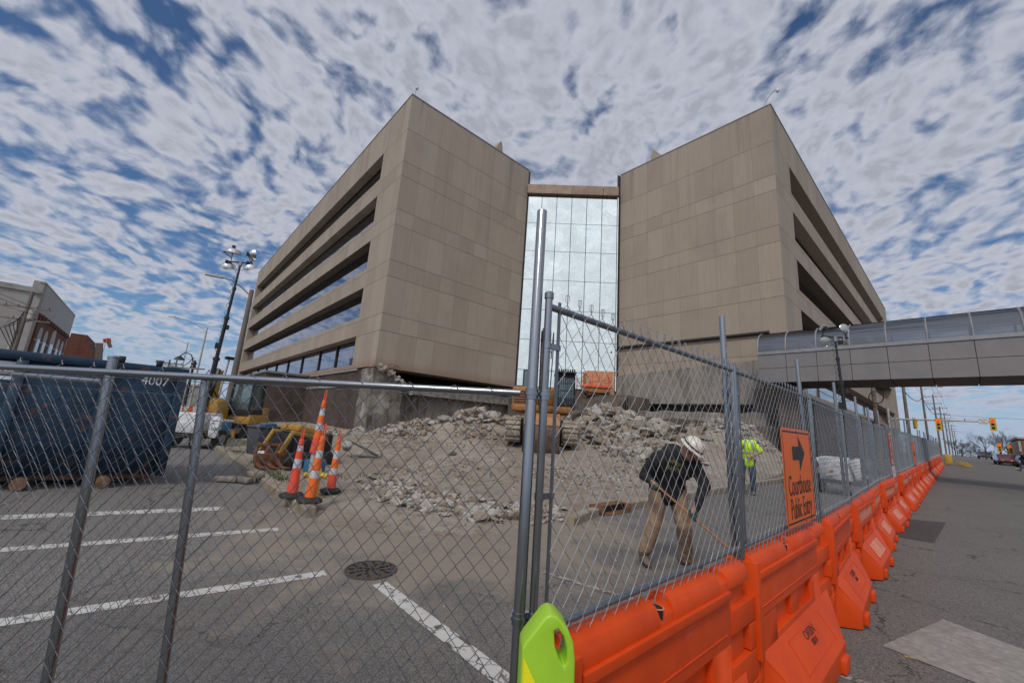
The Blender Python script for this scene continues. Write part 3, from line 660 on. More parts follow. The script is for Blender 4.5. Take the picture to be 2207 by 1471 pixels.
# ------------------------------------------------------------------ the skybridge
br = thing('skybridge', 'grey panelled skybridge with an arched glazed vault crossing over the street', 'skybridge', (2, 28.2, 5))
X0, X1, YA, YB = -7.78, 22.0, 26.5, 29.88; NB = int((X1-X0)/1.42)
m = MB(); m.b2(X0+.02, X1, YA+.05, YB, 5.10, 6.66); m.build('deck', G['alu_dark'], br)
m = MB()
for k in range(NB+1):
    a = X0+k*1.42+.012; b = a+1.42-.024
    m.b2(a, b, YA, YA+.05, 5.02, 5.83); m.b2(a, b, YA, YA+.05, 5.855, 6.64)
m.build('cladding', G['alu_panel'], br)
m = MB()
for k in range(NB+1):
    a = X0+k*1.42+.015; m.b2(a, a+1.39, YA+.06, YB-.02, 5.0, 5.10)
m.build('soffit', G['alu_dark'], br)
m = MB(); m.b2(X0, X1, YA-.05, YA+.08, 6.66, 6.84); m.b2(X0, X1, YB-.08, YB+.02, 6.66, 6.84); m.build('sill_rail', G['alu_frame'], br)
cy = (YA+YB)/2; ry = (YB-YA)/2-.04
def vp(a, k=1.0): return (cy-ry*k*math.copysign(abs(math.cos(a))**.75, math.cos(a)), 6.84+1.34*k*math.sin(a)**.85 if a > 0 and a < math.pi else 6.84)
AR = lin(0.0001, math.pi-.0001, 18)
m = MB(); P = [(x, *vp(a)) for x in (X0+.02, X1) for a in AR]; n = len(AR); m.add(P, [(i, i+1, n+i+1, n+i) for i in range(n-1)]); m.build('vault_glass', G['vault_glazing'], br, smooth=True)
m = MB(); AT = [a for a in AR if 1.12 < a < 2.03]; P = [(x, vp(a, 1.012)[0], vp(a, 1.012)[1]+.01) for x in (X0, X1) for a in AT]; n = len(AT); m.add(P, [(i, i+1, n+i+1, n+i) for i in range(n-1)]); m.build('roof_strip', G['alu_panel'], br, smooth=True)
for k in range(NB+1):
    x = X0+k*1.42
    m = MB(); m.tube([(x, vp(a, 1.01)[0], vp(a, 1.01)[1]) for a in AR], .045, 5); m.build('rib', G['alu_frame'], br, smooth=True)
m = MB(); m.b2(X0+.1, X1, cy-.9, cy+.9, 7.86, 7.96); m.tube([(X0+.1, YA+.25, 7.25), (X1, YA+.25, 7.25)], .03, 6); m.tube([(X0+.1, YB-.2, 7.25), (X1, YB-.2, 7.25)], .03, 6); m.build('handrail', G['alu_panel'], br)
m = MB(); m.add([(X0+.03, *vp(a)) for a in AR], [tuple(range(len(AR)))]); m.build('end_panel', G['alu_panel'], br)
# ------------------------------------------------------------------ chain link
def chain_link(m, o, ux, W, z0, z1, pitch, vp_, r=.0017, n=4, knuckle=0.0, sag=0.0, seed=0, dz=0.0):
    """interlocked zigzag wires filling W x (z1-z0) in the plane o, ux, z"""
    o, ux = V(o), V(ux).normalized(); nz = V((-ux.y, ux.x, 0)); rg = random.Random(seed)
    cols = int(W/pitch*2)
    half = pitch/2
    for i in range(int(W/half)):
        x0 = i*half; pts = []; k0 = 0
        z = z0; j = 0; up = []
        while z < z1-1e-4:
            up.append(z); z += vp_/2
        up.append(z1)
        s = i % 2
        for j, z in enumerate(up):
            side = (j+s) % 2
            x = x0+half*side
            wob = .0016*noise.noise(V((x*9+seed, z*9, 1)))*2
            bow = sag*math.sin(x*2.1+seed)*math.sin((z-z0)/(z1-z0)*math.pi)
            e = 1 if side else -1
            for q in (-.055, .055):      # the short bend where two wires hook
                pts.append(o+ux*(x+e*(-.0005)+wob)+nz*(e*q/.055*r*1.1*(1 if q < 0 else 1)+bow)+V((0, 0, z+q*vp_*.5+dz*x)))
        if knuckle:
            for end in (0, -1):
                p = pts[end]; sgn = -1 if end == 0 else 1
                h_ = 1 if ((x0+half*((s+(0 if end == 0 else len(up)-1)) % 2)) > x0+half*.5) else -1; loop = [p+V((0, 0, sgn*knuckle*.55))+ux*(.004*h_), p+V((0, 0, sgn*knuckle*.93))+ux*(.002*h_), p+V((0, 0, sgn*knuckle))-ux*(.004*h_), p+V((0, 0, sgn*knuckle*.9))-ux*(.009*h_), p+V((0, 0, sgn*knuckle*.4))-ux*(.010*h_), p+V((0, 0, sgn*knuckle*.1))-ux*(.006*h_)]
                pts = (loop[::-1]+pts) if end == 0 else (pts+loop)
        m.tube(pts, r, n, caps=False)

def saddle(m, c, ax, r, w=.03):     # pressed steel band round a tube
    m.cyl(V(c)-V(ax)*w/2, V(c)+V(ax)*w/2, r+.004, n=14); m.cyl(V(c)-V(ax)*w*.15, V(c)+V(ax)*w*.15, r+.008, n=14)

# ------------------------------------------------------------------ barrier panels (fence tops)
PITCH = 2.10; ZB, ZT = .965, 2.065
PAN = [None]
def make_panel(first=False):
    t = thing('chain_link_fence', 'x', 'fence', (0, 0, 0), 'chain link panels standing on the orange barriers')
    U = V((0, 1, 0)); L = 2.055
    m = MB(); m.cyl((0, 0, ZT), (0, L, ZT+.01), .0135, n=12); m.build('top_rail', G['galvanised_dull'], t, smooth=True)
    m = MB(); m.cyl((0, 0, ZB), (0, L, ZB+.01), .0130, n=12); m.build('bottom_rail', G['galvanised_dull'], t, smooth=True)
    for y in ((0.0, L) if not first else (L,)):
        m = MB(); m.cyl((0, y, ZB-.06), (0, y, ZT+.045), .0145, n=14); m.sphere((0, y, ZT+.045), .016, 12, (1, 1, .5)); m.build('end_post', G['galvanised'], t, smooth=True)
    m = MB(); m.b2(-.004, .004, .064, .076, ZB-.02, ZT+.03); m.build('tension_bar', G['galvanised_dull'], t)
    for z in (ZB+.03, ZB+.42, ZB+.95):
        m = MB(); m.cyl((0, 0, z-.012), (0, 0, z+.012), .0175, n=14); m.b2(-.007, .007, .0, .080, z-.0105, z+.0105); m.build('tension_band', G['galvanised'], t, smooth=True)
    m = MB(); chain_link(m, (.02, .05, 0), U, L-.08, ZB-.040, ZT+.026, .088, .094, r=.0016, knuckle=.034, sag=.012); m.build('mesh', G['wire'], t, smooth=True)
    return t
pan0 = make_panel(True)
panx = make_panel()
# joints of the barrier line: x drifts towards the kerb as the line recedes
def line_x(y): return -1.00-.040*max(0, y-4.5) if y < 11.5 else -1.28-.0105*(y-11.5)
NBAR = 27
YJ = [1.052]+[2.90+PITCH*k for k in range(NBAR)]
names = {0: 'nearest fence panel, beside the tall corner pole', 1: 'fence panel carrying the large orange arrow sign', 2: 'fence panel just beyond the large orange arrow sign',
         4: 'fence panel in front of the right wheel of the white lamp trailer', 6: 'fence panel carrying the tall red notice', 10: 'fence panel carrying the narrow orange sign'}
def setxf(o, k, z=None):
    y0, y1 = YJ[k], YJ[k+1]; a = V((line_x(y0), y0, 0)); b = V((line_x(y1), y1, 0)); d = b-a
    o.location = (a.x, a.y, rise(y0) if z is None else z); o.scale.y = d.length/PITCH
    o.rotation_euler = (math.atan2(rise(y1)-rise(y0), d.length), 0, -math.atan2(d.x, d.y))
TALL = {}
for k in range(NBAR):
    o = pan0 if k == 0 else (panx if k == 1 else copy_tree(panx))
    if k in names: o['label'] = names[k]
    elif k < 10: o['label'] = 'fence panel %s along the orange barrier line' % {3: 'behind which the white lamp trailer stands', 5: 'past the white lamp trailer, before the red notice', 7: 'just past the red notices', 8: 'midway between red notice and narrow orange sign', 9: 'last one before the narrow orange sign'}[k]
    else: o['label'] = 'one of the far fence panels crowding together down the street'
    setxf(o, k); o.location.z += .012*math.sin(k*2.3)
# tall round posts clamped behind the joints
pt = thing('tall_post', 'x', 'fence post', (0, 0, 0), 'tall steel posts behind the fence joints')
m = MB(); m.cyl((0, 0, 0), (0, 0, 2.48), .0190, n=16); m.build('tube', G['galvanised'], pt, smooth=True)
for z in (1.25, 1.95):
    m = MB(); saddle(m, (0, 0, z), (0, 0, 1), .0190, .035); m.build('clamp', G['galvanised'], pt, smooth=True)
pl = {1: 'tall steel post between the bending worker and the worker in the lime shirt', 2: 'tall steel post just past the large orange arrow sign', 3: 'third tall steel post, in front of the skybridge mast light'}
hs = [0, 0, .02, .03, .02, -.03, .03, 0, .05, .1, .02, -.05, .08, 0, .03]
for k in range(1, NBAR):
    if k in (12, 17): continue
    o = pt if k == 1 else copy_tree(pt)
    pl.update({4: 'fourth tall steel post along the barriers, near the white lamp trailer', 5: 'fifth tall steel post along the barriers, nearer than the red notice'})
    o['label'] = pl.get(k, 'one of the tall steel posts rising above the far fence panels')
    y = YJ[k]+.02; o.location = (line_x(y)-.040, y, rise(y)+(hs[k] if k < len(hs) else .04*math.sin(k)))
    o.rotation_euler = (rad(random.uniform(-1, 1)), rad(random.uniform(-1.2, 1.2)), 0)

# the tall corner pole, standing on the ground where both fences meet
CX_, CY_ = -1.03, 1.018
cp = thing('corner_pole', 'tallest bright steel pole at the corner where the two fences meet', 'fence post', (CX_, CY_, 0))
m = MB(); m.lathe((CX_, CY_, 0), [(.0195, 0), (.0195, 2.455), (.0188, 2.457), (.0165, 2.457), (.016, 2.44), (.0, 2.44)], 28); m.build('tube', G['galvanised'], cp, smooth=True)
for z in (1.01, 1.733):
    m = MB(); saddle(m, (CX_, CY_, z), (0, 0, 1), .0195, .038); m.box((CX_+.012, CY_+.022, z), (.03, .014, .034), rad(60)); saddle(m, (line_x(YJ[0])+.003, YJ[0], z), (0, 0, 1), .0145, .038)
    m.build('clamp', G['galvanised'], cp, smooth=True)
g2 = thing('gate_post', 'slimmer capped steel post clamped beside the tall corner pole', 'fence post', (line_x(YJ[0]), YJ[0], 0))
gx, gy = line_x(YJ[0]), YJ[0]
m = MB(); m.cyl((gx, gy, 0), (gx, gy, 2.11), .0140, n=16); m.build('tube', G['galvanised'], g2, smooth=True)
m = MB(); m.cyl((gx, gy, 2.095), (gx, gy, 2.118), .0175, n=16); m.sphere((gx, gy, 2.118), .0155, 12, (1, 1, .45)); m.build('cap', G['galvanised_dull'], g2, smooth=True)

# ------------------------------------------------------------------ orange water-filled barriers
OP = G['orange_plastic']
def make_barrier():
    t = thing('traffic_barrier', 'x', 'barrier', (0, 0, 0), 'orange plastic barriers in a line along the street')
    L = PITCH-.015; m = MB(); HW = .064; Y1 = 1.62
    def sb(sx, x0, x1, y0, y1, z0, z1): m.b2(x0 if sx > 0 else -x1, x1 if sx > 0 else -x0, y0, y1, z0, z1)
    for sx in (-1, 1):
        sb(sx, .018, HW, .05, Y1, .575, .84); sb(sx, .018, HW, .05, .40, .25, .575); sb(sx, .018, HW, 1.36, Y1, .25, .575)
        sb(sx, .018, HW, .40, 1.36, .25, .425); sb(sx, .018, HW-.012, .80, .98, .425, .575)
        sb(sx, HW, .088, .07, Y1-.05, .798, .838)                                         # side lip
        sb(sx, HW-.002, HW+.005, .07, Y1-.06, .622, .632)                                # mould rib
        e = sx
        P = [(HW*e, .07, .385), (HW*e, 1.86, .385), (.218*e, .25, .165), (.218*e, 1.46, .165), (.234*e, .25, .145), (.234*e, 1.45, .145), (.228*e, .22, 0), (.228*e, 1.44, 0), (.02*e, .07, 0), (.02*e, 1.86, 0), (.02*e, .07, .385), (.02*e, 1.86, .385)]
        F = [(0, 1, 3, 2), (2, 3, 5, 4), (4, 5, 7, 6), (6, 7, 9, 8), (0, 2, 4, 6, 8, 10), (1, 11, 9, 7, 5, 3), (0, 10, 11, 1), (8, 9, 11, 10)]
        m.add(P, F)
        sb(sx, .12, .262, .36, .52, 0, .09); sb(sx, .12, .262, 1.22, 1.38, 0, .09)
    m.b2(-.019, .019, .05, Y1, .25, .60)
    prof = [(-.072, .83), (-.072, .858), (-.064, .888), (-.048, .912), (-.018, .927), (.018, .927), (.048, .912), (.064, .888), (.072, .858), (.072, .83)]
    sc_ = lambda dz: [(a*.965, b-(dz if b > .9 else dz*.6)) for a, b in prof]
    m.prism(prof, (0, .03, 0), (1, 0, 0), (0, 0, 1), (0, .675, 0))
    m.prism(sc_(.030), (0, .69, 0), (1, 0, 0), (0, 0, 1), (0, .19, 0))
    m.prism(prof, (0, .86, 0), (1, 0, 0), (0, 0, 1), (0, .60, 0))
    m.prism(sc_(.026), (0, 1.45, 0), (1, 0, 0), (0, 0, 1), (0, .15, 0))
    m.prism([(a*.92, b-(.004 if b > .9 else 0)) for a, b in prof], (0, 1.60, 0), (1, 0, 0), (0, 0, 1), (0, .36, 0))
    m.b2(-.090, .090, -.01, .05, .38, .900)                                       # upright end lip
    m.b2(-.034, .034, Y1-.02, 1.93, .05, .86)                                     # narrower hinge column
    for z0, z1 in ((.08, .20), (.30, .45), (.60, .72)): m.b2(-.062, .062, Y1+.03, L+.02, z0, z1)
    for z0, z1 in ((.205, .295), (.455, .59)): m.b2(-.066, .066, -.10, .04, z0, z1)
    m.b2(-.058, .058, -.05, Y1, .02, .36)
    m.build('shell', OP, t, bevel=.007, seg=3)
    m = MB(); m.cyl((.036, .735, .86), (.036, .735, .9015), .030, n=20); m.build('socket_dark_disc', G['plain_black'], t, smooth=True)  # solid black disc; the socket's inner shade is put into its colour
    m = MB(); m.lathe((.036, .735, .8995), [(.030, 0), (.036, 0), (.036, .003), (.030, .003)], 20, caps=False); m.build('socket_rim', G['orange_scuffed'], t, smooth=True)
    yv = V((0, 1, 0))
    def sl(y, s, h=0.0): return o_+e_*s+V((0, y, 0))+n_*h
    m = MB(); a, b, c, d_ = .50, 1.32, .045, .235
    for (y0, y1, s0, s1) in ((a, b, c, c+.005), (a, b, d_-.005, d_), (a, a+.005, c, d_), (b-.005, b, c, d_)):
        m.add([sl(y0, s0, .003), sl(y1, s0, .003), sl(y1, s1, .003), sl(y0, s1, .003), sl(y0, s0, -.004), sl(y1, s0, -.004), sl(y1, s1, -.004), sl(y0, s1, -.004)], [(0, 1, 2, 3), (4, 7, 6, 5), (0, 4, 5, 1), (1, 5, 6, 2), (2, 6, 7, 3), (3, 7, 4, 0)])
    m.build('decal_frame', OP, t)
    M4 = frame4(sl(.92, .12, .0015), yv, -e_)
    for i, s_ in enumerate(('ORBN', 'BRKN')): text_mesh('stencil', s_, .075 if i == 0 else .050, G['black_paint'], M4 @ Matrix.Translation((0, .026-.052*i, 0)), t, xs=.95 if i else 1.2)
    return t
e_ = V((.154, 0, -.22)).normalized(); n_ = V((.22, 0, .154)).normalized(); o_ = V((.064, 0, .385))
bar0 = make_barrier()
sc = thing('scuff', 'x', 'x')      # pale scuffed decal field used on the later barriers
bpy.data.objects.remove(sc)
bl = {0: 'nearest orange barrier, with the black-filled socket hole in its top', 1: 'second orange barrier, directly under the orange arrow sign', 2: 'third orange barrier, just past the arrow sign',
      3: 'fourth orange barrier, first one with a pale scuffed panel on its slope', 4: 'fifth orange barrier, beside the white lamp trailer', 5: 'sixth orange barrier, level with the dark asphalt patch', 6: 'orange barrier one past the dark asphalt patch'}
def scuff_part(t, key):
    m = MB(); rg = random.Random(key)
    def q(y0, y1, s0, s1, h): m.add([o_+e_*s+V((0, y, 0))+n_*h for y, s in ((y0, s0), (y1, s0), (y1, s1), (y0, s1))], [(0, 1, 2, 3)])
    q(.53, 1.29, .055, .225, .0025); m.add([(.0655, .14, .65), (.0655, 1.5, .65), (.0655, 1.5, .78), (.0655, .14, .78)], [(0, 1, 2, 3)])
    return m.build('scuffed_decal', G['orange_scuffed'], t)
scm = None
for k in range(NBAR):
    if k == 0: o = bar0
    elif k == 3:
        o = copy_tree(bar0, loc=(0, 0, 0)); ORG[o.name] = V((0, 0, 0)); KID[o.name] = list(o.children); s_ = scuff_part(o, 3); bar3 = o
    elif k > 3: o = copy_tree(bar3)
    else: o = copy_tree(bar0)
    o['label'] = bl.get(k, 'one of the far orange barriers receding in an unbroken row down the street')
    setxf(o, k)
    o.location.x -= .004
    if k == 0: o.location.y = 1.16; o.scale.y = (2.90-1.16)/PITCH
    o.rotation_euler.z += rad([0, 0, 1.2, -1.0, .8, -1.4, 1.5, -1][k % 8])
    o.rotation_euler.y = rad(random.uniform(-.8, .8))

# ------------------------------------------------------------------ the low chain link fence on the left (leaning a little)
A0 = V((-1.06, .99, 1.733)); dL = V((-.7071, -.7071, 0)); 
lf = thing('chain_link_fence', 'long galvanised chain link fence panel in the left foreground', 'fence', (-1.9, .15, 0))
R1 = A0+dL*2.65+V((0, 0, -.035))
m = MB(); m.cyl(A0, R1, .0125, n=16); m.build('top_rail', G['galvanised'], lf, smooth=True)
q1 = V((-1.955, .115, 0))
m = MB(); m.cyl((-1.825, .245, 0), (-1.935, .145, 1.73), .0145, n=16); m.build('post', G['galvanised'], lf, smooth=True)
m = MB(); m.cyl((-2.115, -.045, 0), (-2.205, -.135, 1.768), .0160, n=16); m.cyl((-2.205, -.135, 1.768), (-2.206, -.136, 1.774), .0168, n=16); m.build('post', G['galvanised'], lf, smooth=True)
for k in range(16):      # tie wires wound round the rail
    m = MB(); c = A0+dL*(.10+.155*k+.03*math.sin(k*5)); pts = []
    for a in lin(-.3, math.pi*1.25, 9): pts.append(c+dL*(.012*a)+V((0, 0, 1))*(math.sin(a)*.0142)+V((.7071, -.7071, 0))*(math.cos(a)*.0142))
    m.tube(pts, .0016, 4); m.build('tie_wire', G['wire_dark'], lf, smooth=True)
m = MB(); chain_link(m, A0+dL*.0+V((.010, -.010, -1.733)), dL, 2.62, .03, 1.715, .0600, .0700, r=.00125, seed=3, sag=.02, dz=-.013); m.build('mesh', G['wire_dark'], lf, smooth=True)
# a second panel stored behind it, with its welded foot lying on the asphalt
l2 = thing('chain_link_fence', 'second chain link fence panel overlapping behind the left end of the first one', 'fence', (-2.4, 0, 0))
B0 = V((-2.02, .30, 1.685)); dB = V((-.800, -.600, 0))
m = MB(); m.cyl(B0+dB*.80, B0+dB*2.3+V((0, 0, .03)), .0125, n=14); m.build('top_rail', G['galvanised_dull'], l2, smooth=True)
m = MB(); m.cyl(B0+V((0, 0, -1.50)), B0+dB*2.3+V((0, 0, -1.50)), .0125, n=12); m.build('bottom_rail', G['galvanised_dull'], l2, smooth=True)
m = MB(); chain_link(m, B0+V((0, 0, -1.685)), dB, 2.2, .14, 1.65, .0640, .0700, r=.0010, seed=8, sag=.03); m.build('mesh', G['wire_left'], l2, smooth=True)
ft = thing('fence_foot', 'bent steel tube fence foot lying flat on the asphalt at the left edge', 'fence foot', (-3.7, -.3, 0))
m = MB(); m.tube([(-4.8, -1.25, .03), (-4.06, -.48, .03), (-3.96, -.40, .03), (-3.86, -.46, .03), (-3.42, -.95, .03)], .024, 10); m.tube([(-3.9, -1.25, .03), (-3.15, -.62, .03)], .024, 10); m.build('tube', G['galvanised'], ft, smooth=True)

# ------------------------------------------------------------------ lime green delineator at the very front
dc = V((-.812, .922, 0)); ur = V((.62, .785, 0)).normalized(); fr = V((.785, -.62, 0)).normalized()
dl = thing('delineator', 'lime green plastic delineator with loop handle and yellow reflective sheet', 'delineator', dc)
zt = 1.118
outer = [(-0.0694, .02), (-0.0717, zt-.085), (-0.0616, zt-.068), (-0.0134, zt-.008), (0.0022, zt), (0.0224, zt-.006), (0.0504, zt-.032), (0.0672, zt-.065), (0.0739, zt-.110), (0.0739, .02)]
hole = [(0.0134, zt-.040), (0.0246, zt-.035), (0.0403, zt-.052), (0.0493, zt-.080), (0.0515, zt-.110), (0.0448, zt-.125), (0.0291, zt-.105), (0.0168, zt-.075)]
def holed(m, outer, hole, th):
    bm = bmesh.new(); vo = [bm.verts.new(dc+ur*a+V((0, 0, b))) for a, b in outer]; vh = [bm.verts.new(dc+ur*a+V((0, 0, b))) for a, b in hole]
    ed = [bm.edges.new((vo[i], vo[(i+1) % len(vo)])) for i in range(len(vo))]+[bm.edges.new((vh[i], vh[(i+1) % len(vh)])) for i in range(len(vh))]
    bmesh.ops.triangle_fill(bm, use_beauty=True, edges=ed)
    r_ = bmesh.ops.extrude_face_region(bm, geom=bm.faces[:]); bmesh.ops.translate(bm, verts=[g_ for g_ in r_['geom'] if isinstance(g_, bmesh.types.BMVert)], vec=-fr*th)
    bm.verts.index_update(); m.add([v.co.copy() for v in bm.verts], [[v.index for v in f.verts] for f in bm.faces]); bm.free()
m = MB(); holed(m, outer, hole, .085); m.build('panel', G['lime_plastic'], dl, bevel=.007, seg=3)
m = MB(); P = [dc+ur*a+V((0, 0, b))+fr*.0025 for a, b in ((-.068, .03), (-.068, zt-.100), (.030, zt-.270), (.064, zt-.40), (.068, .03))]; m.add(P, [(0, 1, 2, 3, 4)]); m.build('reflective_sheet', G['yellow_sheeting'], dl)
m = MB(); m.lathe(dc-fr*.03, [(.16, 0), (.16, .03), (.07, .05)], 20); m.build('base', G['black_rubber'], dl, smooth=True)

# ------------------------------------------------------------------ signs hung on the fence
def fsign(name, label, cat, y0, y1, z0, z1, mat, txt=(), x=None, tilt=0.0, border=None, group=None, t_=.003):
    x0 = (line_x(y0) if x is None else x)+.032; x1 = (line_x(y1) if x is None else x)+.032
    a, b = V((x0, y0, 0)), V((x1, y1, 0)); d = (b-a).normalized(); nn = V((d.y, -d.x, 0)); c = (a+b)/2; w = (b-a).length; h = z1-z0; zc = (z0+z1)/2
    up = (V((0, 0, 1))+d*tilt).normalized(); ux = d; up = (up-ux*up.dot(ux)*0).normalized()
    t = thing(name, label, cat, (c.x, c.y, zc), group)
    m = MB(); o = c+V((0, 0, zc)); cr = .03
    pl_ = [(-w/2+cr, -h/2), (w/2-cr, -h/2), (w/2, -h/2+cr), (w/2, h/2-cr), (w/2-cr, h/2), (-w/2+cr, h/2), (-w/2, h/2-cr), (-w/2, -h/2+cr)]
    m.prism(pl_, o, ux, up, nn*t_); m.build('plate', mat, t)
    def P(a_, b_, k=.0012): return o+ux*a_+up*b_+nn*(t_+k)
    if border:
        m = MB(); g_, bw = .022, .013
        for (u0, u1, v0, v1) in ((-w/2+g_, w/2-g_, h/2-g_-bw, h/2-g_), (-w/2+g_, w/2-g_, -h/2+g_, -h/2+g_+bw), (-w/2+g_, -w/2+g_+bw*.7, -h/2+g_+bw, h/2-g_-bw), (w/2-g_-bw*.7, w/2-g_, -h/2+g_+bw, h/2-g_-bw)):
            m.add([P(u0, v0), P(u1, v0), P(u1, v1), P(u0, v1)], [(0, 1, 2, 3)])
        m.build('border', border, t)
    for (s_, size, u, v, xs, mt, vert) in txt:
        M4 = frame4(P(u, v), ux, up)
        text_mesh('lettering', s_, size, mt, M4 @ (Matrix.Rotation(rad(90), 4, 'Z') if vert else Matrix.Identity(4)), t, xs=xs)
    return t, P
BK = G['black_paint']
sg, P = fsign('arrow_sign', 'orange sign with black right arrow reading Courthouse Public Entry', 'sign', 3.74, 4.63, .985, 1.745, G['sign_orange'],
              txt=[('Courthouse', .225, 0, -.080, .63, BK, False), ('Public Entry', .225, 0, -.255, .595, BK, False)], tilt=-.02, border=BK)
m = MB(); A = [(-.17, .125), (.03, .125), (.03, .03), (.22, .18), (.03, .33), (.03, .235), (-.17, .235)]
m.add([P(a, b) for a, b in A], [tuple(range(7))]); m.build('arrow', BK, sg)
m = MB()
for a, b in ((-.01, .355), (.09, -.365)): m.tube([P(a-.02, b+.012, .003), P(a, b, .006), P(a+.025, b-.006, .003)], .003, 5)
m.build('tie_wire', G['galvanised'], sg)
W_, R_ = G['sign_white'], G['sign_red']
fsign('notice', 'tall narrow red notice with white upright lettering on the far fence', 'sign', 13.75, 14.45, 1.28, 2.06, G['sign_red'], txt=[('STAY', .26, 0, 0, 1.25, W_, True)], border=W_)
fsign('notice', 'small red and white notice hanging under the tall red one', 'sign', 13.85, 14.50, .98, 1.24, G['sign_white'], txt=[('OUT', .19, 0, 0, 1.1, R_, False)], border=R_)
fsign('orange_sign', 'narrow orange sign hanging on the far fence panels', 'sign', 21.5, 22.7, 1.12, 2.0, G['sign_orange'], txt=[('DETOUR', .20, 0, 0, .9, BK, False)], border=BK)
# ------------------------------------------------------------------ rubble
RR = random.Random(11)
def rock(rg, slab=False):
    P = []
    for k in range(13):
        p = V((rg.uniform(-1, 1), rg.uniform(-1, 1), rg.uniform(-1, 1)))
        if slab: p.z = .32*math.copysign(1, p.z)*rg.uniform(.75, 1)
        else: p = p.normalized()*rg.uniform(.7, 1.0)
        P.append(p)
    bm = bmesh.new(); [bm.verts.new(p) for p in P]; r_ = bmesh.ops.convex_hull(bm, input=bm.verts)
    for v in [v for v in bm.verts if not v.link_faces]: bm.verts.remove(v)
    bm.verts.index_update(); out = ([v.co.copy() for v in bm.verts], [[v.index for v in f.verts] for f in bm.faces]); bm.free(); return out
LIB = [rock(RR, k % 3 == 0) for k in range(16)]
def put(m, lib, p, s, rg, sc=(1, 1, 1)):
    R = Matrix.Rotation(rg.uniform(0, 6.28), 3, 'Z') @ Matrix.Rotation(rg.uniform(-.6, .6), 3, 'X') @ Matrix.Rotation(rg.uniform(-.5, .5), 3, 'Y')
    m.add([p+R @ V((v.x*s*sc[0], v.y*s*sc[1], v.z*s*sc[2])) for v in lib[0]], lib[1])
def rubble(name, label, spots, mats, seed):
    m = MB(); rg = random.Random(seed)
    for cx, cy, rx, ry, n, s0, s1, pal in spots:
        for k in range(n):
            a = rg.uniform(0, 6.28); r = math.sqrt(rg.random())*(.35+.65*rg.random()); x, y = cx+math.cos(a)*rx*r, cy+math.sin(a)*ry*r
            if sdist(x, y) < (.15 if x < -7.6 or y > 6.2 else -.9): continue
            u_ = rg.random(); s = s0*(s1/s0)**(u_**2.5); z = max(H(x, y), -.012)
            m.cur = 0 if rg.random() < pal else 1
            put(m, rg.choice(LIB), V((x, y, z+s*.25)), s, rg, (1, rg.uniform(.5, 1), rg.uniform(.4, .9)))
    return tag(m.build(name, mats), label, 'rubble', kind='stuff')
RM = [G['rubble_pale'], G['rubble_tan']]
SP = [(-18.8, 13.7, 2.9, 1.4, 1200, .02, .50, .5), (-22.3, 11.6, 4.0, 1.3, 1400, .02, .40, .6), (-24.8, 13.5, 2.2, 3.0, 500, .04, .4, .6), (-20.5, 10.2, 4.2, 1.4, 700, .02, .13, .5), (-16.5, 12.4, 2.4, 1.0, 400, .02, .22, .4), (-26.8, 11.2, 1.4, 1.0, 260, .05, .38, .9),
      (-16, 21.6, 3.6, 3.0, 800, .03, .70, .4), (-11.3, 20.8, 4.3, 2.6, 1100, .02, .62, .42), (-7.4, 21.8, 1.9, 2.2, 900, .03, .25, .95), (-20, 18.2, 3, 4, 600, .04, .45, .5),
      (-9.2, 16.0, 2.6, 2.6, 1000, .02, .42, .45), (-7.4, 12.2, 2.2, 4.0, 1100, .010, .10, .5), (-13.4, 11.0, 3.6, 3.2, 1000, .008, .07, .4),
      (-8.4, 4.2, 1.4, .8, 700, .010, .12, .55), (-7.2, 4.0, 1.2, .7, 1200, .010, .17, .6), (-6.2, 4.7, 1.1, .8, 1300, .010, .16, .6), (-5.6, 5.6, .8, .9, 800, .010, .13, .55), (-9.5, 6.2, 3.0, 2.2, 2200, .007, .06, .5), (-8.6, 9.4, 3.2, 2.4, 1800, .008, .07, .5),
      (-5.4, 4.2, 2.2, 1.5, 900, .005, .022, .4), (-15.5, 8.6, 4.5, 2.2, 1100, .010, .10, .5), (-25, 8.2, 4, 2.2, 900, .02, .28, .75), (-31, 7.6, 5, 2.5, 300, .03, .2, .7), (-9.5, 24.5, 3.2, 1.8, 500, .04, .45, .6), (-12.0, 17.8, 2.6, 1.8, 700, .03, .5, .4)]
rubble('rubble', 'broken concrete rubble strewn over the demolition site', SP, RM, 5)
gm = MB(); rg = random.Random(61)
for k in range(2600):
    x, y = rg.uniform(-8.5, -1.3), rg.uniform(-1.0, 5.2); dd = math.hypot(x+6, y-4)
    if rg.random() > math.exp(-dd*.42): continue
    if sdist(x, y) > -.05 and x < -7: continue
    gm.cur = rg.choice((0, 1, 1)); put(gm, rg.choice(LIB), V((x, y, -.008)), .004+.012*rg.random()**3, rg)
tag(gm.build('grit', RM), 'loose grit and pebbles scattered over the asphalt near the torn corner', 'grit', kind='stuff')
# white plaster spill and torn slabs on the ruined pier
pm = MB(); rg = random.Random(21)
for k in range(260):
    t_ = rg.random(); y = 11.0+t_*2.6; x = -26.0+rg.uniform(-.9, .35); z = 4.75-max(0, y-11.4)*.62+rg.uniform(-.12, .16)
    put(pm, rg.choice(LIB), V((x, y, z)), rg.uniform(.05, .24) if rg.random() < .85 else rg.uniform(.25, .42), rg)
tag(pm.build('broken_plaster', G['rubble_pale']), 'white broken plaster clinging to the top of the ruined pier', 'rubble', kind='stuff')
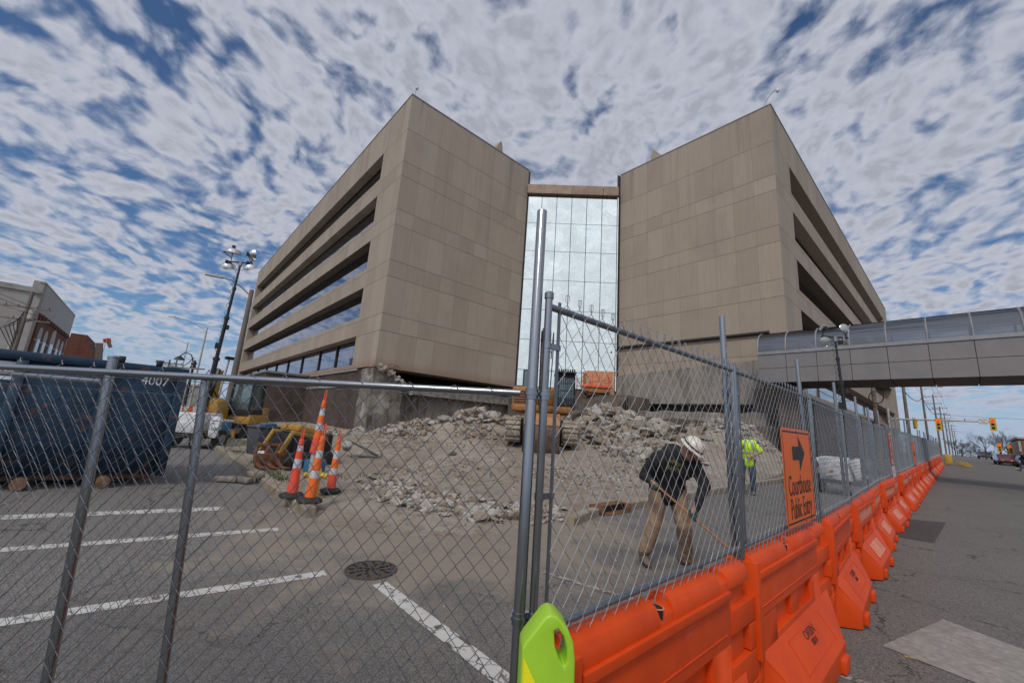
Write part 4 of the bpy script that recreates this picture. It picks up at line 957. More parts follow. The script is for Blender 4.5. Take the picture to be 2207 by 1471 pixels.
# bent reinforcing bars
for nm, lb, base, n in (('rebar_bundle', 'bent rusty reinforcing bars sticking out of the ruined pier top', (-25.9, 11.6, 4.6), 9), ('rebar_bundle', 'bent reinforcing bars in the right rubble heap by the terraces', (-11.5, 24.6, 2.4), 7)):
    m = MB(); rg = random.Random(len(lb))
    for k in range(n):
        b = V(base)+V((rg.uniform(-.5, .5), rg.uniform(-.8, .8), 0)); d = V((rg.uniform(-.6, .9), rg.uniform(-.6, .6), rg.uniform(.1, .8)))
        m.tube([b, b+d*.5, b+d*.9+V((.1, .1, -.15)), b+d*1.1+V((.2, .25, -.5))], .014, 4)
    tag(m.build(nm, G['rust'], smooth=True), lb, 'rebar')
# separate large chunks
ck = None; rg = random.Random(31)
SPOT = [(-6.55, 3.75, .24), (-7.6, 3.9, .20), (-6.0, 4.6, .22), (-5.5, 5.5, .17), (-8.1, 4.5, .19), (-11.2, 7.6, .20), (-7.0, 8.9, .16), (-10.8, 16.4, .5), (-9.3, 15.6, .42), (-12.0, 19.0, .55), (-8.8, 17.6, .5), (-18.6, 12.9, .50), (-17.2, 13.6, .45), (-20.4, 12.2, .5), (-14.2, 20.4, .7), (-13.0, 22.1, .65), (-16.4, 20.9, .6), (-10.4, 22.2, .55), (-22.6, 11.0, .45), (-6.9, 20.4, .5)]
for k, (x, y, s) in enumerate(SPOT):
    m = MB(); put(m, LIB[(k*5) % 16], V((0, 0, 0)), s, rg, (1, .72, .42))
    o = m.build('concrete_chunk', [G['rubble_pale'], G['rubble_tan']][k % 3 == 1]); o.location = (x, y, H(x, y)+s*.16)
    tag(o, 'large jagged chunk of broken concrete lying in the rubble' if k else 'nearest broken slab, lying tilted on the dusty ground before the rubble', 'concrete chunk', 'large broken concrete chunks' if k else None)

for k, (x, y, L_s, W_s, rx_, ry_, rz_) in enumerate(((-13.4, 21.0, 1.5, .9, .5, .1, .4), (-11.0, 19.6, 1.2, .8, -.35, .3, 1.2), (-9.2, 20.4, 1.0, .7, .4, -.2, 2.2), (-15.4, 20.0, 1.3, .8, .25, .45, .9), (-19.6, 12.6, 1.1, .7, .4, .1, .7), (-17.0, 14.0, 1.3, .75, .5, -.2, 1.9), (-21.6, 11.4, .9, .6, -.3, .3, .2), (-10.2, 17.6, .9, .6, .2, .5, 2.7), (-23.4, 11.4, 1.0, .7, .5, .2, 1.4))):
    m = MB(); nseg = 9; rg = random.Random(k+90); out_ = []
    for q_ in range(nseg):
        a = 2*math.pi*q_/nseg; rr_ = rg.uniform(.72, 1.05); out_.append((L_s*.5*rr_*math.cos(a), W_s*.5*rr_*math.sin(a)))
    R = Matrix.Rotation(rz_, 3, 'Z') @ Matrix.Rotation(rx_, 3, 'X') @ Matrix.Rotation(ry_, 3, 'Y')
    m.prism(out_, (0, 0, 0), R @ V((1, 0, 0)), R @ V((0, 1, 0)), R @ V((0, 0, .13)))
    o = m.build('concrete_chunk', G['rubble_pale' if k % 2 else 'ruin_concrete'], bevel=.012, seg=1); o.location = (x, y, H(x, y)+.12)
    tag(o, 'flat slab of broken concrete tilted on the rubble heap', 'concrete chunk', 'tilted broken slabs on the heaps')

# ------------------------------------------------------------------ blue dumpster
def H0(x, y): return 0.0
du = thing('dumpster', 'long dark blue roll-off dumpster with rust patches and number 4007', 'dumpster', (-11.7, -2.8, 0))
DX, DY0, DY1 = -10.5, .50, -6.3; DB = -12.9
m = MB()
def dside(x):    # upper wall and inward sloping lower wall
    pass
prof = [(DX, 2.16), (DX, .72), (DX-.35, .20), (DB+.35, .20), (DB, .72), (DB, 2.16), (DB+.06, 2.16), (DB+.06, .75), (DX-.06, .75), (DX-.06, 2.16)]
m.prism(prof, (0, DY1, 0), (1, 0, 0), (0, 0, 1), (0, DY0-.12-DY1, 0)); m.b2(DB+.02, DX-.02, DY0-.14, DY0-.06, .45, 2.14); m.b2(DB+.02, DX-.02, DY1, DY1+.08, .3, 2.14)
m.build('body', G['dumpster_blue'], du, bevel=.012, seg=1)
m = MB(); m.b2(DX-.03, DX+.09, DY1-.05, DY0, 2.12, 2.27); m.b2(DB-.09, DB+.03, DY1-.05, DY0, 2.12, 2.27); m.b2(DB, DX, DY0-.12, DY0, 2.13, 2.26); m.build('top_rail', G['dumpster_blue'], du, bevel=.015, seg=1)
for k in range(7):
    y = DY0-.08-k*1.05; m = MB()
    m.prism([(DX, 2.12), (DX+.10, 2.12), (DX+.10, .74), (DX-.24, .16), (DX-.34, .16), (DX, .72)], (0, y-.07, 0), (1, 0, 0), (0, 0, 1), (0, .14, 0)); m.build('side_rib', G['dumpster_blue'], du, bevel=.008, seg=1)
m = MB(); m.b2(DX-.62, DX-.50, DY1+.2, DY0-.2, .10, .22); m.build('skid_rail', G['dumpster_rust'], du)
m = MB(); m.b2(DB+.50, DB+.62, DY1+.2, DY0-.2, .10, .22); m.build('skid_rail', G['dumpster_rust'], du)
for y in (-.35, -1.35, -5.6):
    m = MB(); m.cyl((DX-.05, y, .10), (DX-.25, y, .10), .10, n=14); w = m.build('wheel', G['dumpster_rust'], du, smooth=True)
for y, zz in ((.02, .0), (-.52, .02)):
    m = MB(); m.b2(DX+.02, DX+.10, y-.05, y+.05, 2.27, 2.38); m.build('tarp_hook', G['black_metal'], du, bevel=.01, seg=1)
text_mesh('number', '4007', .24, G['sign_white'], frame4((DX+.003, .02, 1.97), (0, 1, 0), (0, 0, 1)), du, xs=.85)
m = MB(); m.b2(DX+.002, DX+.006, -2.3, -1.62, 1.78, 2.08); st = m.build('sticker', G['sign_white'], du)
text_mesh('lettering', 'NO FIRES', .13, G['sign_orange'], frame4((DX+.008, -1.96, 1.93), (0, 1, 0), (0, 0, 1)), du, xs=.8)
wp = thing('timber', 'broken dark timber post poking up out of the blue dumpster', 'timber', (-11.2, -.75, 1.6))
m = MB(); m.box((-11.3, -.86, 2.15), (.09, .10, 1.0), Matrix.Rotation(rad(9), 3, 'X') @ Matrix.Rotation(rad(4), 3, 'Y')); m.box((-11.32, -.80, 2.64), (.05, .06, .12), Matrix.Rotation(rad(25), 3, 'X')); m.build('post', G['wood_pole'], wp)
db = MB(); rg = random.Random(2)
for k in range(60): put(db, rg.choice(LIB), V((rg.uniform(-12.6, -10.8), rg.uniform(-4.5, .1), 1.75+rg.uniform(-.1, .15))), rg.uniform(.1, .35), rg)
tag(db.build('debris', G['rubble_tan']), 'broken debris heaped inside the blue dumpster', 'debris', kind='stuff')
tag(MB().tube([(-11.6, -.2, 2.05), (-11.1, .2, 2.32), (-10.75, .75, 2.33)], .018, 6).build('stick', G['wood_old']), 'thin stick leaning out over the right end of the dumpster', 'stick')

# ------------------------------------------------------------------ mobile light towers
def dish(m_refl, c, d, r):
    d = V(d).normalized(); m_refl.lathe(V(c)-d*r*.75, [(r*.18, 0), (r*.30, r*.06), (r*.62, r*.22), (r*.88, r*.48), (r, r*.78), (r*1.03, r*.80)], 18, d, caps=False)
def light_tower(t, base, top, lamps, bar_dir, rt=.045):
    base, top = V(base), V(top); d = top-base; segs = [(0, .42, 1.9), (.40, .66, 1.45), (.64, .84, 1.1), (.82, 1, .85)]
    for a, b, k in segs:
        m = MB(); c0, c1 = base+d*a, base+d*b; m.cyl(c0, c1, rt*k, n=10); m.cyl(c1-d.normalized()*.10, c1+d.normalized()*.02, rt*k*1.35, n=10); m.build('mast_section', G['black_metal'], t, smooth=True)
    bd = V(bar_dir).normalized(); m = MB(); m.cyl(top-bd*.46, top+bd*.46, .028, n=8); m.build('lamp_bar', G['black_metal'], t, smooth=True)
    m = MB(); m.cyl(top-V((0, 0, .16)), top+V((0, 0, .02)), .065, n=10); m.build('head', G['alu_frame'], t, smooth=True)
    for c, dr_, r in lamps:
        c = top+V(c); dr_ = V(dr_).normalized()
        m = MB(); dish(m, c, dr_, r); lamp = m.build('flood_lamp', G['lamp_chrome'], t, smooth=True)
        m = MB(); m.lathe(c-dr_*0+dr_*r*.03, [(r*.99, 0), (r*.7, .02), (.001, .03)], 18, dr_, caps=False); m.build('lens', G['lamp_lens'], lamp, smooth=True)
        m = MB(); e = 1 if (c-top).dot(bd) > 0 else -1; a = top+bd*e*.42; s_ = dr_.cross(V((0, 0, 1))); s_ = s_.normalized() if s_.length > .1 else bd
        m.tube([a, a+(c-a)*.35+V((0, 0, .02)), c-s_*r*1.08, c-s_*r*1.0+dr_*.04], .015, 5); m.tube([a, c-dr_*r*.9], .014, 5); m.box(c-dr_*r*.82, (.12, .12, .12)); m.build('bracket', G['black_metal'], lamp)
    # coiled cable down the mast
    pts = []
    side = bd*.14
    for k in range(90):
        f = k/89; p = top+(base-top)*(f*.55); pts.append(p-side*(.75+.35*math.sin(k*.9))+V((0, 0, 0)))
    m = MB(); m.tube(pts, .008, 4); m.build('cable', G['black_rubber'], t, smooth=True)
    m = MB(); m.box(base+d*.49-bd*.10, (.14, .14, .22)); m.build('winch', G['black_metal'], t)
    m = MB(); m.box(base+d*.60+bd*.12, (.10, .10, .18)); m.build('pulley', G['black_metal'], t)
cr_ = V((.669, .740, 0)); ca_ = V((-.735, .647, 0))        # sideways and away, as one stands at the fence corner
lt = thing('light_tower', 'white trailer light tower numbered 1002 with tall black mast', 'light tower', (-18.9, 1.5, 0))
lu = V((.62, .78, 0)).normalized(); la = V((-.78, .62, 0))
cW = V((-19.0, 1.45, 0))
light_tower(lt, (-19.05, 1.55, .5), (-18.92, 1.72, 7.30), [((-.42*.67, -.42*.74, .38), (-.15, .05, -.95), .30), ((.44*.67, .44*.74, .36), (-.2, .9, .25), .24), ((-.50*.67, -.50*.74, -.22), (-.62, .30, -.66), .27), ((.42*.67, .42*.74, -.22), (-.50, .52, -.66), .27)], (.669, .74, 0))
m = MB(); R_l = Matrix.Rotation(math.atan2(lu.y, lu.x), 3, 'Z')
m.box(cW+la*.55-lu*.28+V((0, 0, .92)), (.98, 1.3, .66), R_l, taper=(.92, .95)); m.box(cW+la*-.08-lu*.28+V((0, 0, .72)), (.86, .10, .42), R_l); m.build('engine_hood', G['white_metal'], lt, bevel=.04)
for e in (-1, 1):
    m = MB(); c = cW+lu*(e*.80)+V((0, 0, 0)); m.prism([(-.16, .52), (-.10, .40), (.10, .40), (.16, .52), (.17, 1.18), (-.17, 1.18)], c-la*.25, lu, (0, 0, 1), la*.08); m.prism([(-.17, .98), (.17, .98), (.17, 1.06), (-.17, 1.06)], c-la*.25, lu, (0, 0, 1), la*.9); fd = m.build('fender', G['white_metal'], lt, bevel=.012, seg=1)
    m = MB(); m.cyl(c+la*.22-lu*.10+V((0, 0, .34)), c+la*.22+lu*.10+V((0, 0, .34)), .34, n=22); w = m.build('wheel', G['black_rubber'], lt, bevel=.03)
    m = MB(); m.cyl(c+la*.22-lu*.108+V((0, 0, .34)), c+la*.22+lu*.108+V((0, 0, .34)), .18, n=16); m.build('rim', G['alu_frame'], w, smooth=True)
text_mesh('number', '1002', .17, G['black_paint'], frame4(cW+lu*.80-la*.253+V((0, 0, .72)), lu, (0, 0, 1)), lt)
m = MB(); m.box(cW+lu*.76-la*.254+V((0, 0, .92)), (.15, .004, .022), R_l); m.build('decal', G['black_paint'], lt)
m = MB(); m.box(cW+V((0, 0, .42))+la*.4, (1.25, 1.6, .12), R_l); m.cyl(cW+V((0, 0, .42))-la*.3, cW+V((0, 0, .30))-la*1.2, .05); m.build('chassis', G['black_metal'], lt)
for e in (-.45, .05): 
    m = MB(); m.cyl(cW-la*.2+lu*e+V((0, 0, .45)), cW-la*.2+lu*e+V((0, 0, .02)), .03); m.cyl(cW-la*.2+lu*e+V((0, 0, .0)), cW-la*.2+lu*e+V((0, 0, .03)), .09); m.build('jack', G['black_metal'], lt, smooth=True)
lt2 = thing('light_tower', 'light tower with four round lamps standing before the skybridge', 'light tower', (-2.75, 17.3, 0))
z0 = rise(17.3); c2 = V((-2.75, 17.3, z0))
light_tower(lt2, (-2.52, 17.32, z0+.6), (-2.66, 17.32, 5.36), [((-.42*.67, -.42*.74, .33), (-.7, -.6, .4), .13), ((.36*.67, .36*.74, .36), (.6, -.70, .15), .15), ((-.36*.67, -.36*.74, -.18), (.45, -.80, -.2), .165), ((.33*.67, .33*.74, -.12), (.8, .3, .3), .16)], (.669, .74, 0), rt=.036)
m = MB(); m.box(c2+V((-.15, .55, .80)), (.9, 1.3, .75), rad(-8), taper=(.9, .95)); m.build('engine_hood', G['white_metal'], lt2, bevel=.04)
for e in (-1, 1):
    m = MB(); c = c2+V((e*.42-.05, -.2, 0)); m.box(c+V((0, 0, .86)), (.30, .05, .62), Matrix.Rotation(rad(-16), 3, 'Y')); m.build('fender', G['white_metal'], lt2, bevel=.01, seg=1)
    m = MB(); c = c2+V((e*.60-.1, .25, .30)); m.cyl(c-V((.1, 0, 0)), c+V((.1, 0, 0)), .30, n=20); m.build('wheel', G['black_rubber'], lt2, bevel=.03)
m = MB(); m.box(c2+V((-.1, .45, .40)), (1.1, 1.5, .12)); m.build('chassis', G['black_metal'], lt2)
m = MB(); m.cyl(c2+V((-.30, -.235, .72)), c2+V((-.30, -.242, .72)), .05, n=14); m.build('badge', G['sign_red'], lt2)

# ------------------------------------------------------------------ large excavator on the mound
ez = .95; EO = V((-12.75, 13.35, 0)); f = V((.69, -.72, 0)).normalized(); r = V((.72, .69, 0)).normalized(); up = V((0, 0, 1)); RE = Matrix((( r.x, -f.x, 0), (r.y, -f.y, 0), (0, 0, 1)))
ex = thing('excavator', 'large orange tracked excavator facing the street with its bucket down', 'excavator', EO+up*ez)
def E(a, b, c): return EO+r*a-f*b+up*c        # a right, b backwards, c up
for e in (-1, 1):
    m = MB(); prof = [(-.95, .95), (-1.15, 1.10), (-1.22, 1.42), (-1.05, 1.78), (-.8, 1.90), (2.3, 1.90), (2.6, 1.72), (2.7, 1.4), (2.5, 1.05), (2.3, .95)]
    m.prism(prof, E(e*1.22-.30, 0, 0), -f, up, r*.60); tr = m.build('track', G['track_dirt'], ex, bevel=.04, seg=1)
    m = MB()
    L_p = [V((a, b)) for a, b in prof]; per = []
    for i in range(len(L_p)):
        a, b = L_p[i], L_p[(i+1) % len(L_p)]; n_seg = max(1, int((b-a).length/.19))
        for k in range(n_seg): per.append((a+(b-a)*((k+.5)/n_seg), (b-a).normalized()))
    for p, d in per:
        n2 = V((d.y, -d.x)); c = EO+r*(e*1.22)-f*(p.x+(-n2.x if True else 0)*0)+up*p.y
        out = (-f*(-n2.x)+up*(-n2.y)); 
        cc = V((.7, 1.42)); o2 = (p-cc).normalized() if abs(p.x-.7) > 1.4 else V((0, math.copysign(1, p.y-1.42)))
        m.box(EO+r*(e*1.22)-f*(p.x+o2.x*.035)+up*(p.y+o2.y*.035), (.62, .13, .06), Matrix.Rotation(0, 3, 'X') if False else RE @ Matrix.Rotation(math.atan2(d.y, d.x), 3, 'X'))
    m.build('track_pads', G['track_dirt'], tr)
m = MB(); m.box(E(0, .8, 1.65), (1.9, 2.4, .5), RE); m.cyl(E(0, .8, 1.85), E(0, .8, 2.25), .7, n=20); m.build('undercarriage', G['black_metal'], ex)
m = MB(); m.box(E(-.05, 1.5, 2.40), (2.75, 3.3, .32), RE); m.box(E(-.92, 1.1, 2.95), (1.0, 2.3, .85), RE); m.box(E(0.1, 2.75, 3.05), (2.6, 1.0, 1.15), RE, taper=(.94, .8)); m.box(E(-.1, 1.9, 3.0), (1.3, 1.1, .9), RE); m.build('engine_house', G['machine_orange'], ex, bevel=.07)
m = MB(); 
for k in range(5): m.box(E(-1.02, -.055, 2.66+k*.12), (.62, .02, .05), RE)
m.build('grille', G['black_metal'], ex)
m = MB(); m.box(E(.98, .75, 3.32), (.92, 1.5, 1.55), RE, taper=(.94, .88)); cab = m.build('cab', G['cab_glass'], ex, bevel=.05)
m = MB()
for a in (.54, 1.42):
    for b in (.02, 1.48): m.cyl(E(a, b, 2.5), E(.98+(a-.98)*.94, .75+(b-.75)*.88, 4.12), .05, n=6)
m.box(E(.98, .75, 4.14), (.98, 1.5, .10), RE); m.box(E(.98, .75, 2.58), (.98, 1.55, .20), RE); m.build('frame', G['black_metal'], cab)
m = MB()
for k in range(9): m.cyl(E(.60+k*.095, -.09, 2.62), E(.60+k*.095, -.06, 4.05), .012, n=5)
for z in (2.62, 2.95, 3.3, 3.65, 4.05): m.cyl(E(.58, -.08, z), E(1.38, -.08, z), .014, n=5)
for k in range(9): m.box(E(.58+k*.10, -.10, 4.20), (.045, .30, .12), RE)
m.box(E(.98, -.12, 4.12), (.98, .30, .05), RE); m.build('guard_grille', G['black_metal'], cab)
m = MB(); m.prism([(.9, 2.7), (.35, 2.55), (-.9, 4.3), (-2.0, 5.35), (-2.6, 5.45), (-2.5, 5.05), (-1.9, 4.85), (-.5, 3.4)], E(-.22, 0, 0), -f, up, r*.42); bo = m.build('boom', G['black_metal'], ex, bevel=.03)
m = MB(); m.prism([(-2.5, 5.6), (-2.15, 5.1), (-1.55, 2.2), (-1.75, 2.05), (-2.35, 4.4)], E(-.18, 0, 0), -f, up, r*.34); m.build('stick', G['bucket_steel'], ex, bevel=.03)
m = MB(); m.cyl(E(-.01, -.3, 3.0), E(-.01, -1.6, 4.55), .09, n=10); m.cyl(E(-.01, -1.9, 4.9), E(-.01, -1.95, 3.0), .07, n=10); m.build('ram', G['lamp_chrome'], ex, smooth=True)
for e in (-.34, .30):
    m = MB(); m.tube([E(e, -.2, 3.3), E(e*1.1, -1.3, 4.9), E(e, -2.1, 5.5), E(e*.8, -1.95, 4.4)], .022, 6); m.build('hose', G['black_rubber'], ex, smooth=True)
# bucket seen from its curved back, resting on its teeth
m = MB(); arcp = [(-1.70, 2.15), (-1.98, 2.0), (-2.14, 1.55), (-2.12, 1.0), (-1.95, .55), (-1.66, .28)]; inn = [(-1.60, .34), (-1.84, .62), (-2.03, 1.02), (-2.05, 1.52), (-1.92, 1.93), (-1.64, 2.06)]
m.prism(arcp+inn, E(-.74, 0, 0), -f, up, r*1.48)
for a in (-.74, .70): m.prism(arcp+[(-1.25, .75), (-1.15, 1.7)], E(a, 0, 0), -f, up, r*.04)
bk = m.build('bucket', G['bucket_steel'], ex, bevel=.015, seg=1)
m = MB(); m.prism([(-1.72, 2.17), (-2.0, 2.02), (-2.13, 1.68), (-2.115, 1.68), (-1.985, 1.99), (-1.715, 2.14)], E(-.72, 0, 0), -f, up, r*1.44); m.build('back_plate', G['machine_orange'], bk)
for k in range(5):
    m = MB(); m.box(E(-.6+k*.3, -1.58, .26), (.09, .22, .09), RE); m.build('tooth', G['bucket_steel'], bk)
m = MB(); m.cyl(E(.15, -.6, 4.2), E(.15, -.6, 4.85), .03); m.sphere(E(.15, -.6, 4.95), .10, 12); m.build('work_light', G['lamp_chrome'], ex, smooth=True)

# ------------------------------------------------------------------ mini excavator by the brick bay
mx0 = V((-23.8, 3.3, 0)); mz = H(-23.8, 3.3)
mf = V((.80, -.60, 0)).normalized(); mr = V((.60, .80, 0)).normalized(); RM_ = Matrix(((mr.x, -mf.x, 0), (mr.y, -mf.y, 0), (0, 0, 1)))
def E2(a, b, c): return mx0+mr*a-mf*b+up*(c+mz)
me_ = thing('mini_excavator', 'small yellow and black excavator parked by the dark brick bay', 'excavator', mx0+up*mz)
for e in (-1, 1):
    m = MB(); m.prism([(-1.0, 0), (-1.15, .25), (-.95, .5), (1.0, .5), (1.15, .25), (1.0, 0)], E2(e*.72-.16, 0, 0), -mf, up, mr*.32); m.build('track', G['black_rubber'], me_, bevel=.03)
m = MB(); m.box(E2(0, -1.4, .25), (1.7, .12, .38), RM_); m.box(E2(0, -1.1, .25), (.4, .6, .15), RM_); m.build('dozer_blade', G['machine_yellow'], me_)
m = MB(); m.box(E2(0, 0, .55), (1.1, 1.3, .2), RM_); m.build('turntable', G['black_metal'], me_)
m = MB(); m.box(E2(.1, .35, .88), (1.75, 1.9, .46), RM_, taper=(.95, .95)); m.box(E2(.1, 1.0, 1.2), (1.6, .7, .6), RM_, taper=(.95, .8)); m.build('engine_house', G['machine_yellow'], me_, bevel=.06)
m = MB(); m.box(E2(.35, .05, 1.85), (.95, 1.2, 1.45), RM_, taper=(.92, .88)); cb = m.build('cab', G['cab_glass'], me_, bevel=.04)
m = MB()
for a in (-.12, .82):
    for b in (-.55, .65): m.cyl(E2(a, b, 1.1), E2(.35+(a-.35)*.95, .05+(b-.05)*.9, 2.58), .045, n=6)
m.box(E2(.35, .05, 2.62), (1.05, 1.25, .09), RM_); m.box(E2(.35, .0, 1.2), (1.0, 1.22, .28), RM_); m.build('frame', G['black_metal'], cb)
m = MB(); m.prism([(-.5, .9), (-.8, .8), (-1.5, 1.9), (-1.35, 3.0), (-1.1, 3.1), (-1.15, 2.0)], E2(-.52, 0, 0), -mf, up, mr*.18); m.build('boom', G['machine_yellow'], me_, bevel=.02)
m = MB(); m.prism([(-1.4, 3.15), (-1.15, 2.95), (-1.75, 1.1), (-1.95, 1.05)], E2(-.52, 0, 0), -mf, up, mr*.16); m.build('stick', G['black_metal'], me_, bevel=.02)
for e in (-.62, -.32, -.45):
    m = MB(); m.tube([E2(e, -.5, 1.2), E2(e, -1.55, 2.1), E2(e, -1.4, 3.0), E2(e, -1.9, 1.8)], .025, 5); m.build('hose', G['black_rubber'], me_, smooth=True)
m = MB(); m.prism([(-1.75, 1.1), (-2.1, 1.0), (-2.2, .6), (-1.95, .3), (-1.6, .35)], E2(-.72, 0, 0), -mf, up, mr*.55); m.build('bucket', G['bucket_steel'], me_, bevel=.02)

# ------------------------------------------------------------------ compact loader with a rusty grapple
lz = H(-12.2, 3.0); lo0 = V((-12.2, 3.0, lz)); la_ = V((-.35, .94, 0)).normalized(); lb_ = V((.94, .35, 0))
RL = Matrix(((lb_.x, la_.x, 0), (lb_.y, la_.y, 0), (0, 0, 1)))
cl = thing('compact_loader', 'low yellow and black walk-behind loader on the grass strip', 'loader', lo0)
def E3(a, b, c): return lo0+lb_*a+la_*b+up*c
m = MB(); m.box(E3(0, .45, .62), (.85, 1.2, .55), RL); m.build('body', G['black_metal'], cl, bevel=.05)
for e in (-.46, .36):
    m = MB(); m.prism([(-.62, .42), (-.50, .40), (-.30, .86), (.75, .72), (.78, .80), (-.34, .98)], E3(e, .1, 0), la_, up, lb_*.08); m.build('loader_arm', G['machine_yellow'], cl, bevel=.008, seg=1)
m = MB(); m.box(E3(.02, .30, .98), (.80, .75, .16), RL @ Matrix.Rotation(rad(-10), 3, 'X')); m.build('hood', G['machine_yellow'], cl, bevel=.03)
for e in (-1, 1):
    m = MB(); m.prism([(-.2, 0), (-.38, .2), (-.2, .42), (1.0, .42), (1.15, .2), (1.0, 0)], E3(e*.42-.10, 0, 0), la_, up, lb_*.2); m.build('track', G['black_rubber'], cl, bevel=.03)
gr = thing('grapple_bucket', 'rusty curved steel grapple lying on the pavement beside the yellow loader', 'grapple', (-12.0, 2.35, H(-12, 2.5)))
gz = H(-12, 2.5)
for k in range(4):
    m = MB(); y0 = 2.30+k*.24; pts = [(-12.1+.02*k, y0, gz+.62), (-12.0, y0-.08, gz+.40), (-11.95, y0-.05, gz+.18), (-11.75, y0+.05, gz+.04), (-11.4, y0+.15, gz+.06)]; m.tube(pts, [.035, .05, .06, .05, .02], 6); m.build('tine', G['rust'], gr, smooth=True)
m = MB(); m.box((-11.95, 2.66, gz+.20), (.10, .85, .34), rad(8)); m.box((-12.1, 2.66, gz+.56), (.09, .85, .09), rad(8)); m.build('back_plate', G['rust'], gr, bevel=.02)
bin_ = thing('trash_bin', 'dark grey plastic bin with a blue rim beside the mini excavator', 'bin', (-15.7, 3.05, H(-15.7, 3.05)))
bz = H(-15.7, 3.05); m = MB(); m.box((-15.7, 3.05, bz+.42), (.58, .62, .84), rad(20), taper=(1.22, 1.2)); m.build('body', G['trash_grey'], bin_, bevel=.04)
m = MB(); m.box((-15.7, 3.05, bz+.88), (.78, .80, .07), rad(20)); m.build('lid', G['trash_grey'], bin_, bevel=.02)
m = MB(); m.box((-15.6, 3.12, bz+.96), (.30, .42, .09), rad(20)); m.build('handle_bar', G['blue_plastic'], bin_, bevel=.02)
tag(MB().box((-21.5, 2.55, H(-21.5, 2.5)+.45), (.5, .5, .75), rad(30)).build('crate', G['blue_plastic'], bevel=.03), 'small blue plastic crate behind the trailer fender', 'crate')
tag(MB().prism([(-.32, 0), (.32, 0), (.34, .8), (.22, 1.15), (.0, 1.28), (-.22, 1.15), (-.34, .8)], (-22.6, 2.1, .62), (.62, .78, 0), (0, 0, 1), (-.62, .5, 0)).build('fuel_tank', G['machine_yellow'], bevel=.05), 'rounded yellow tank standing between the light tower and mini excavator', 'tank')

# ------------------------------------------------------------------ traffic delineator cones, hydrant and street things
def cone(name, label, x, y, z, h, stripes, base=True, tilt=(0, 0), s=1.0, rz=0.3):
    t = thing('traffic_cone', label, 'traffic cone', (0, 0, 0), None); ORG[t.name] = V((0, 0, 0))
    m = MB(); hh = h-.20
    def rr(z_): return .105*s*(1-z_/hh)+.042*s*(z_/hh)
    for i, (z0_, z1_, mt) in enumerate(stripes):
        z0_, z1_ = z0_*hh, z1_*hh; mm = MB(); mm.lathe((0, 0, 0), [(rr(z0_), z0_), (rr(z0_)+.006, z0_+.006), (rr(z1_)+.006, z1_-.006), (rr(z1_), z1_)], 20, caps=True); mm.build('band' if 'white' in mt else 'cone_body', G[mt], t, smooth=True)
    m = MB(); r0 = .034*s; m.tube([(-r0, 0, hh-.01), (-r0, 0, hh+.12), (-r0*.6, 0, hh+.18), (0, 0, hh+.20), (r0*.6, 0, hh+.18), (r0, 0, hh+.12), (r0, 0, hh-.01)], .011, 8); m.build('handle', G['cone_red'], t, smooth=True)
    if base:
        m = MB(); m.lathe((0, 0, 0), [(.24*s, 0), (.25*s, .02), (.235*s, .055), (.13*s, .075), (.11*s, .09)], 8); m.build('base', G['black_rubber'], t, bevel=.01, seg=1)
    t.location = (x, y, z); t.rotation_euler = (rad(tilt[0]), rad(tilt[1]), rz); return t
S3 = lambda o, w='reflective_white': [(0, .40, o), (.40, .58, w), (.58, .74, o), (.74, .84, w), (.84, 1, o)]
cone('c', 'left red traffic cone with two white bands on a black base', -7.87, 2.12, .145, 1.17, [(0, .50, 'cone_red'), (.50, .66, 'reflective_white'), (.66, .80, 'cone_red'), (.80, .89, 'reflective_white'), (.89, 1, 'cone_red')], tilt=(1, 3), s=.84)
cone('c', 'front orange traffic cone with scratched white bands, nearest of the four', -7.38, 2.27, .145, 1.27, [(0, .36, 'cone_orange'), (.36, .47, 'reflective_white'), (.47, .66, 'cone_orange'), (.66, .78, 'reflective_white'), (.78, 1, 'cone_orange')], tilt=(-1, 4), s=.84)
cone('c', 'highest orange traffic cone, set on top of the grey bollard', -8.52, 2.57, .82, 1.22, [(0, .28, 'cone_red'), (.28, .42, 'cone_orange'), (.42, .56, 'reflective_white'), (.56, .70, 'cone_orange'), (.70, .84, 'reflective_white'), (.84, 1, 'cone_orange')], base=False, tilt=(-1, 2), s=.78)
cone('c', 'right rear orange traffic cone on a black base', -8.22, 2.88, H(-8.22, 2.88)+.01, 1.16, [(0, .34, 'cone_red'), (.34, .46, 'reflective_white'), (.46, .64, 'cone_orange'), (.64, .80, 'reflective_white'), (.80, 1, 'cone_orange')], tilt=(0, 2), s=.80)
tag(MB().cyl((-8.52, 2.57, .1), (-8.52, 2.57, .98), .055, n=14).build('bollard', G['pole_metal'], smooth=True), 'short grey bollard hidden behind the front cone', 'bollard')
hx, hy = -7.98, 2.50; hz_ = H(hx, hy); hy_t = thing('fire_hydrant', 'yellow fire hydrant standing behind the traffic cones', 'fire hydrant', (hx, hy, hz_))
m = MB(); m.lathe((hx, hy, hz_), [(.15, 0), (.15, .03), (.085, .04), (.085, .36), (.11, .37), (.11, .41), (.10, .42), (.085, .50), (.05, .56), (.025, .58), (.025, .62)], 18); m.build('barrel', G['hydrant_yellow'], hy_t, smooth=True)
for d, rr_ in ((V((.85, -.5, 0)), .06), (V((-.5, -.85, 0)), .045), (V((.5, .85, 0)), .045)):
    d = d.normalized(); c = V((hx, hy, hz_+.40)); m = MB(); m.cyl(c+d*.06, c+d*.17, rr_, n=12); m.cyl(c+d*.16, c+d*.19, rr_*1.25, n=12); m.build('outlet_cap', G['hydrant_yellow'], hy_t, bevel=.004, seg=1)
mh = thing('manhole_cover', 'round cast iron manhole cover with slotted ring pattern in the asphalt', 'manhole cover', (-4.42, 2.10, 0))
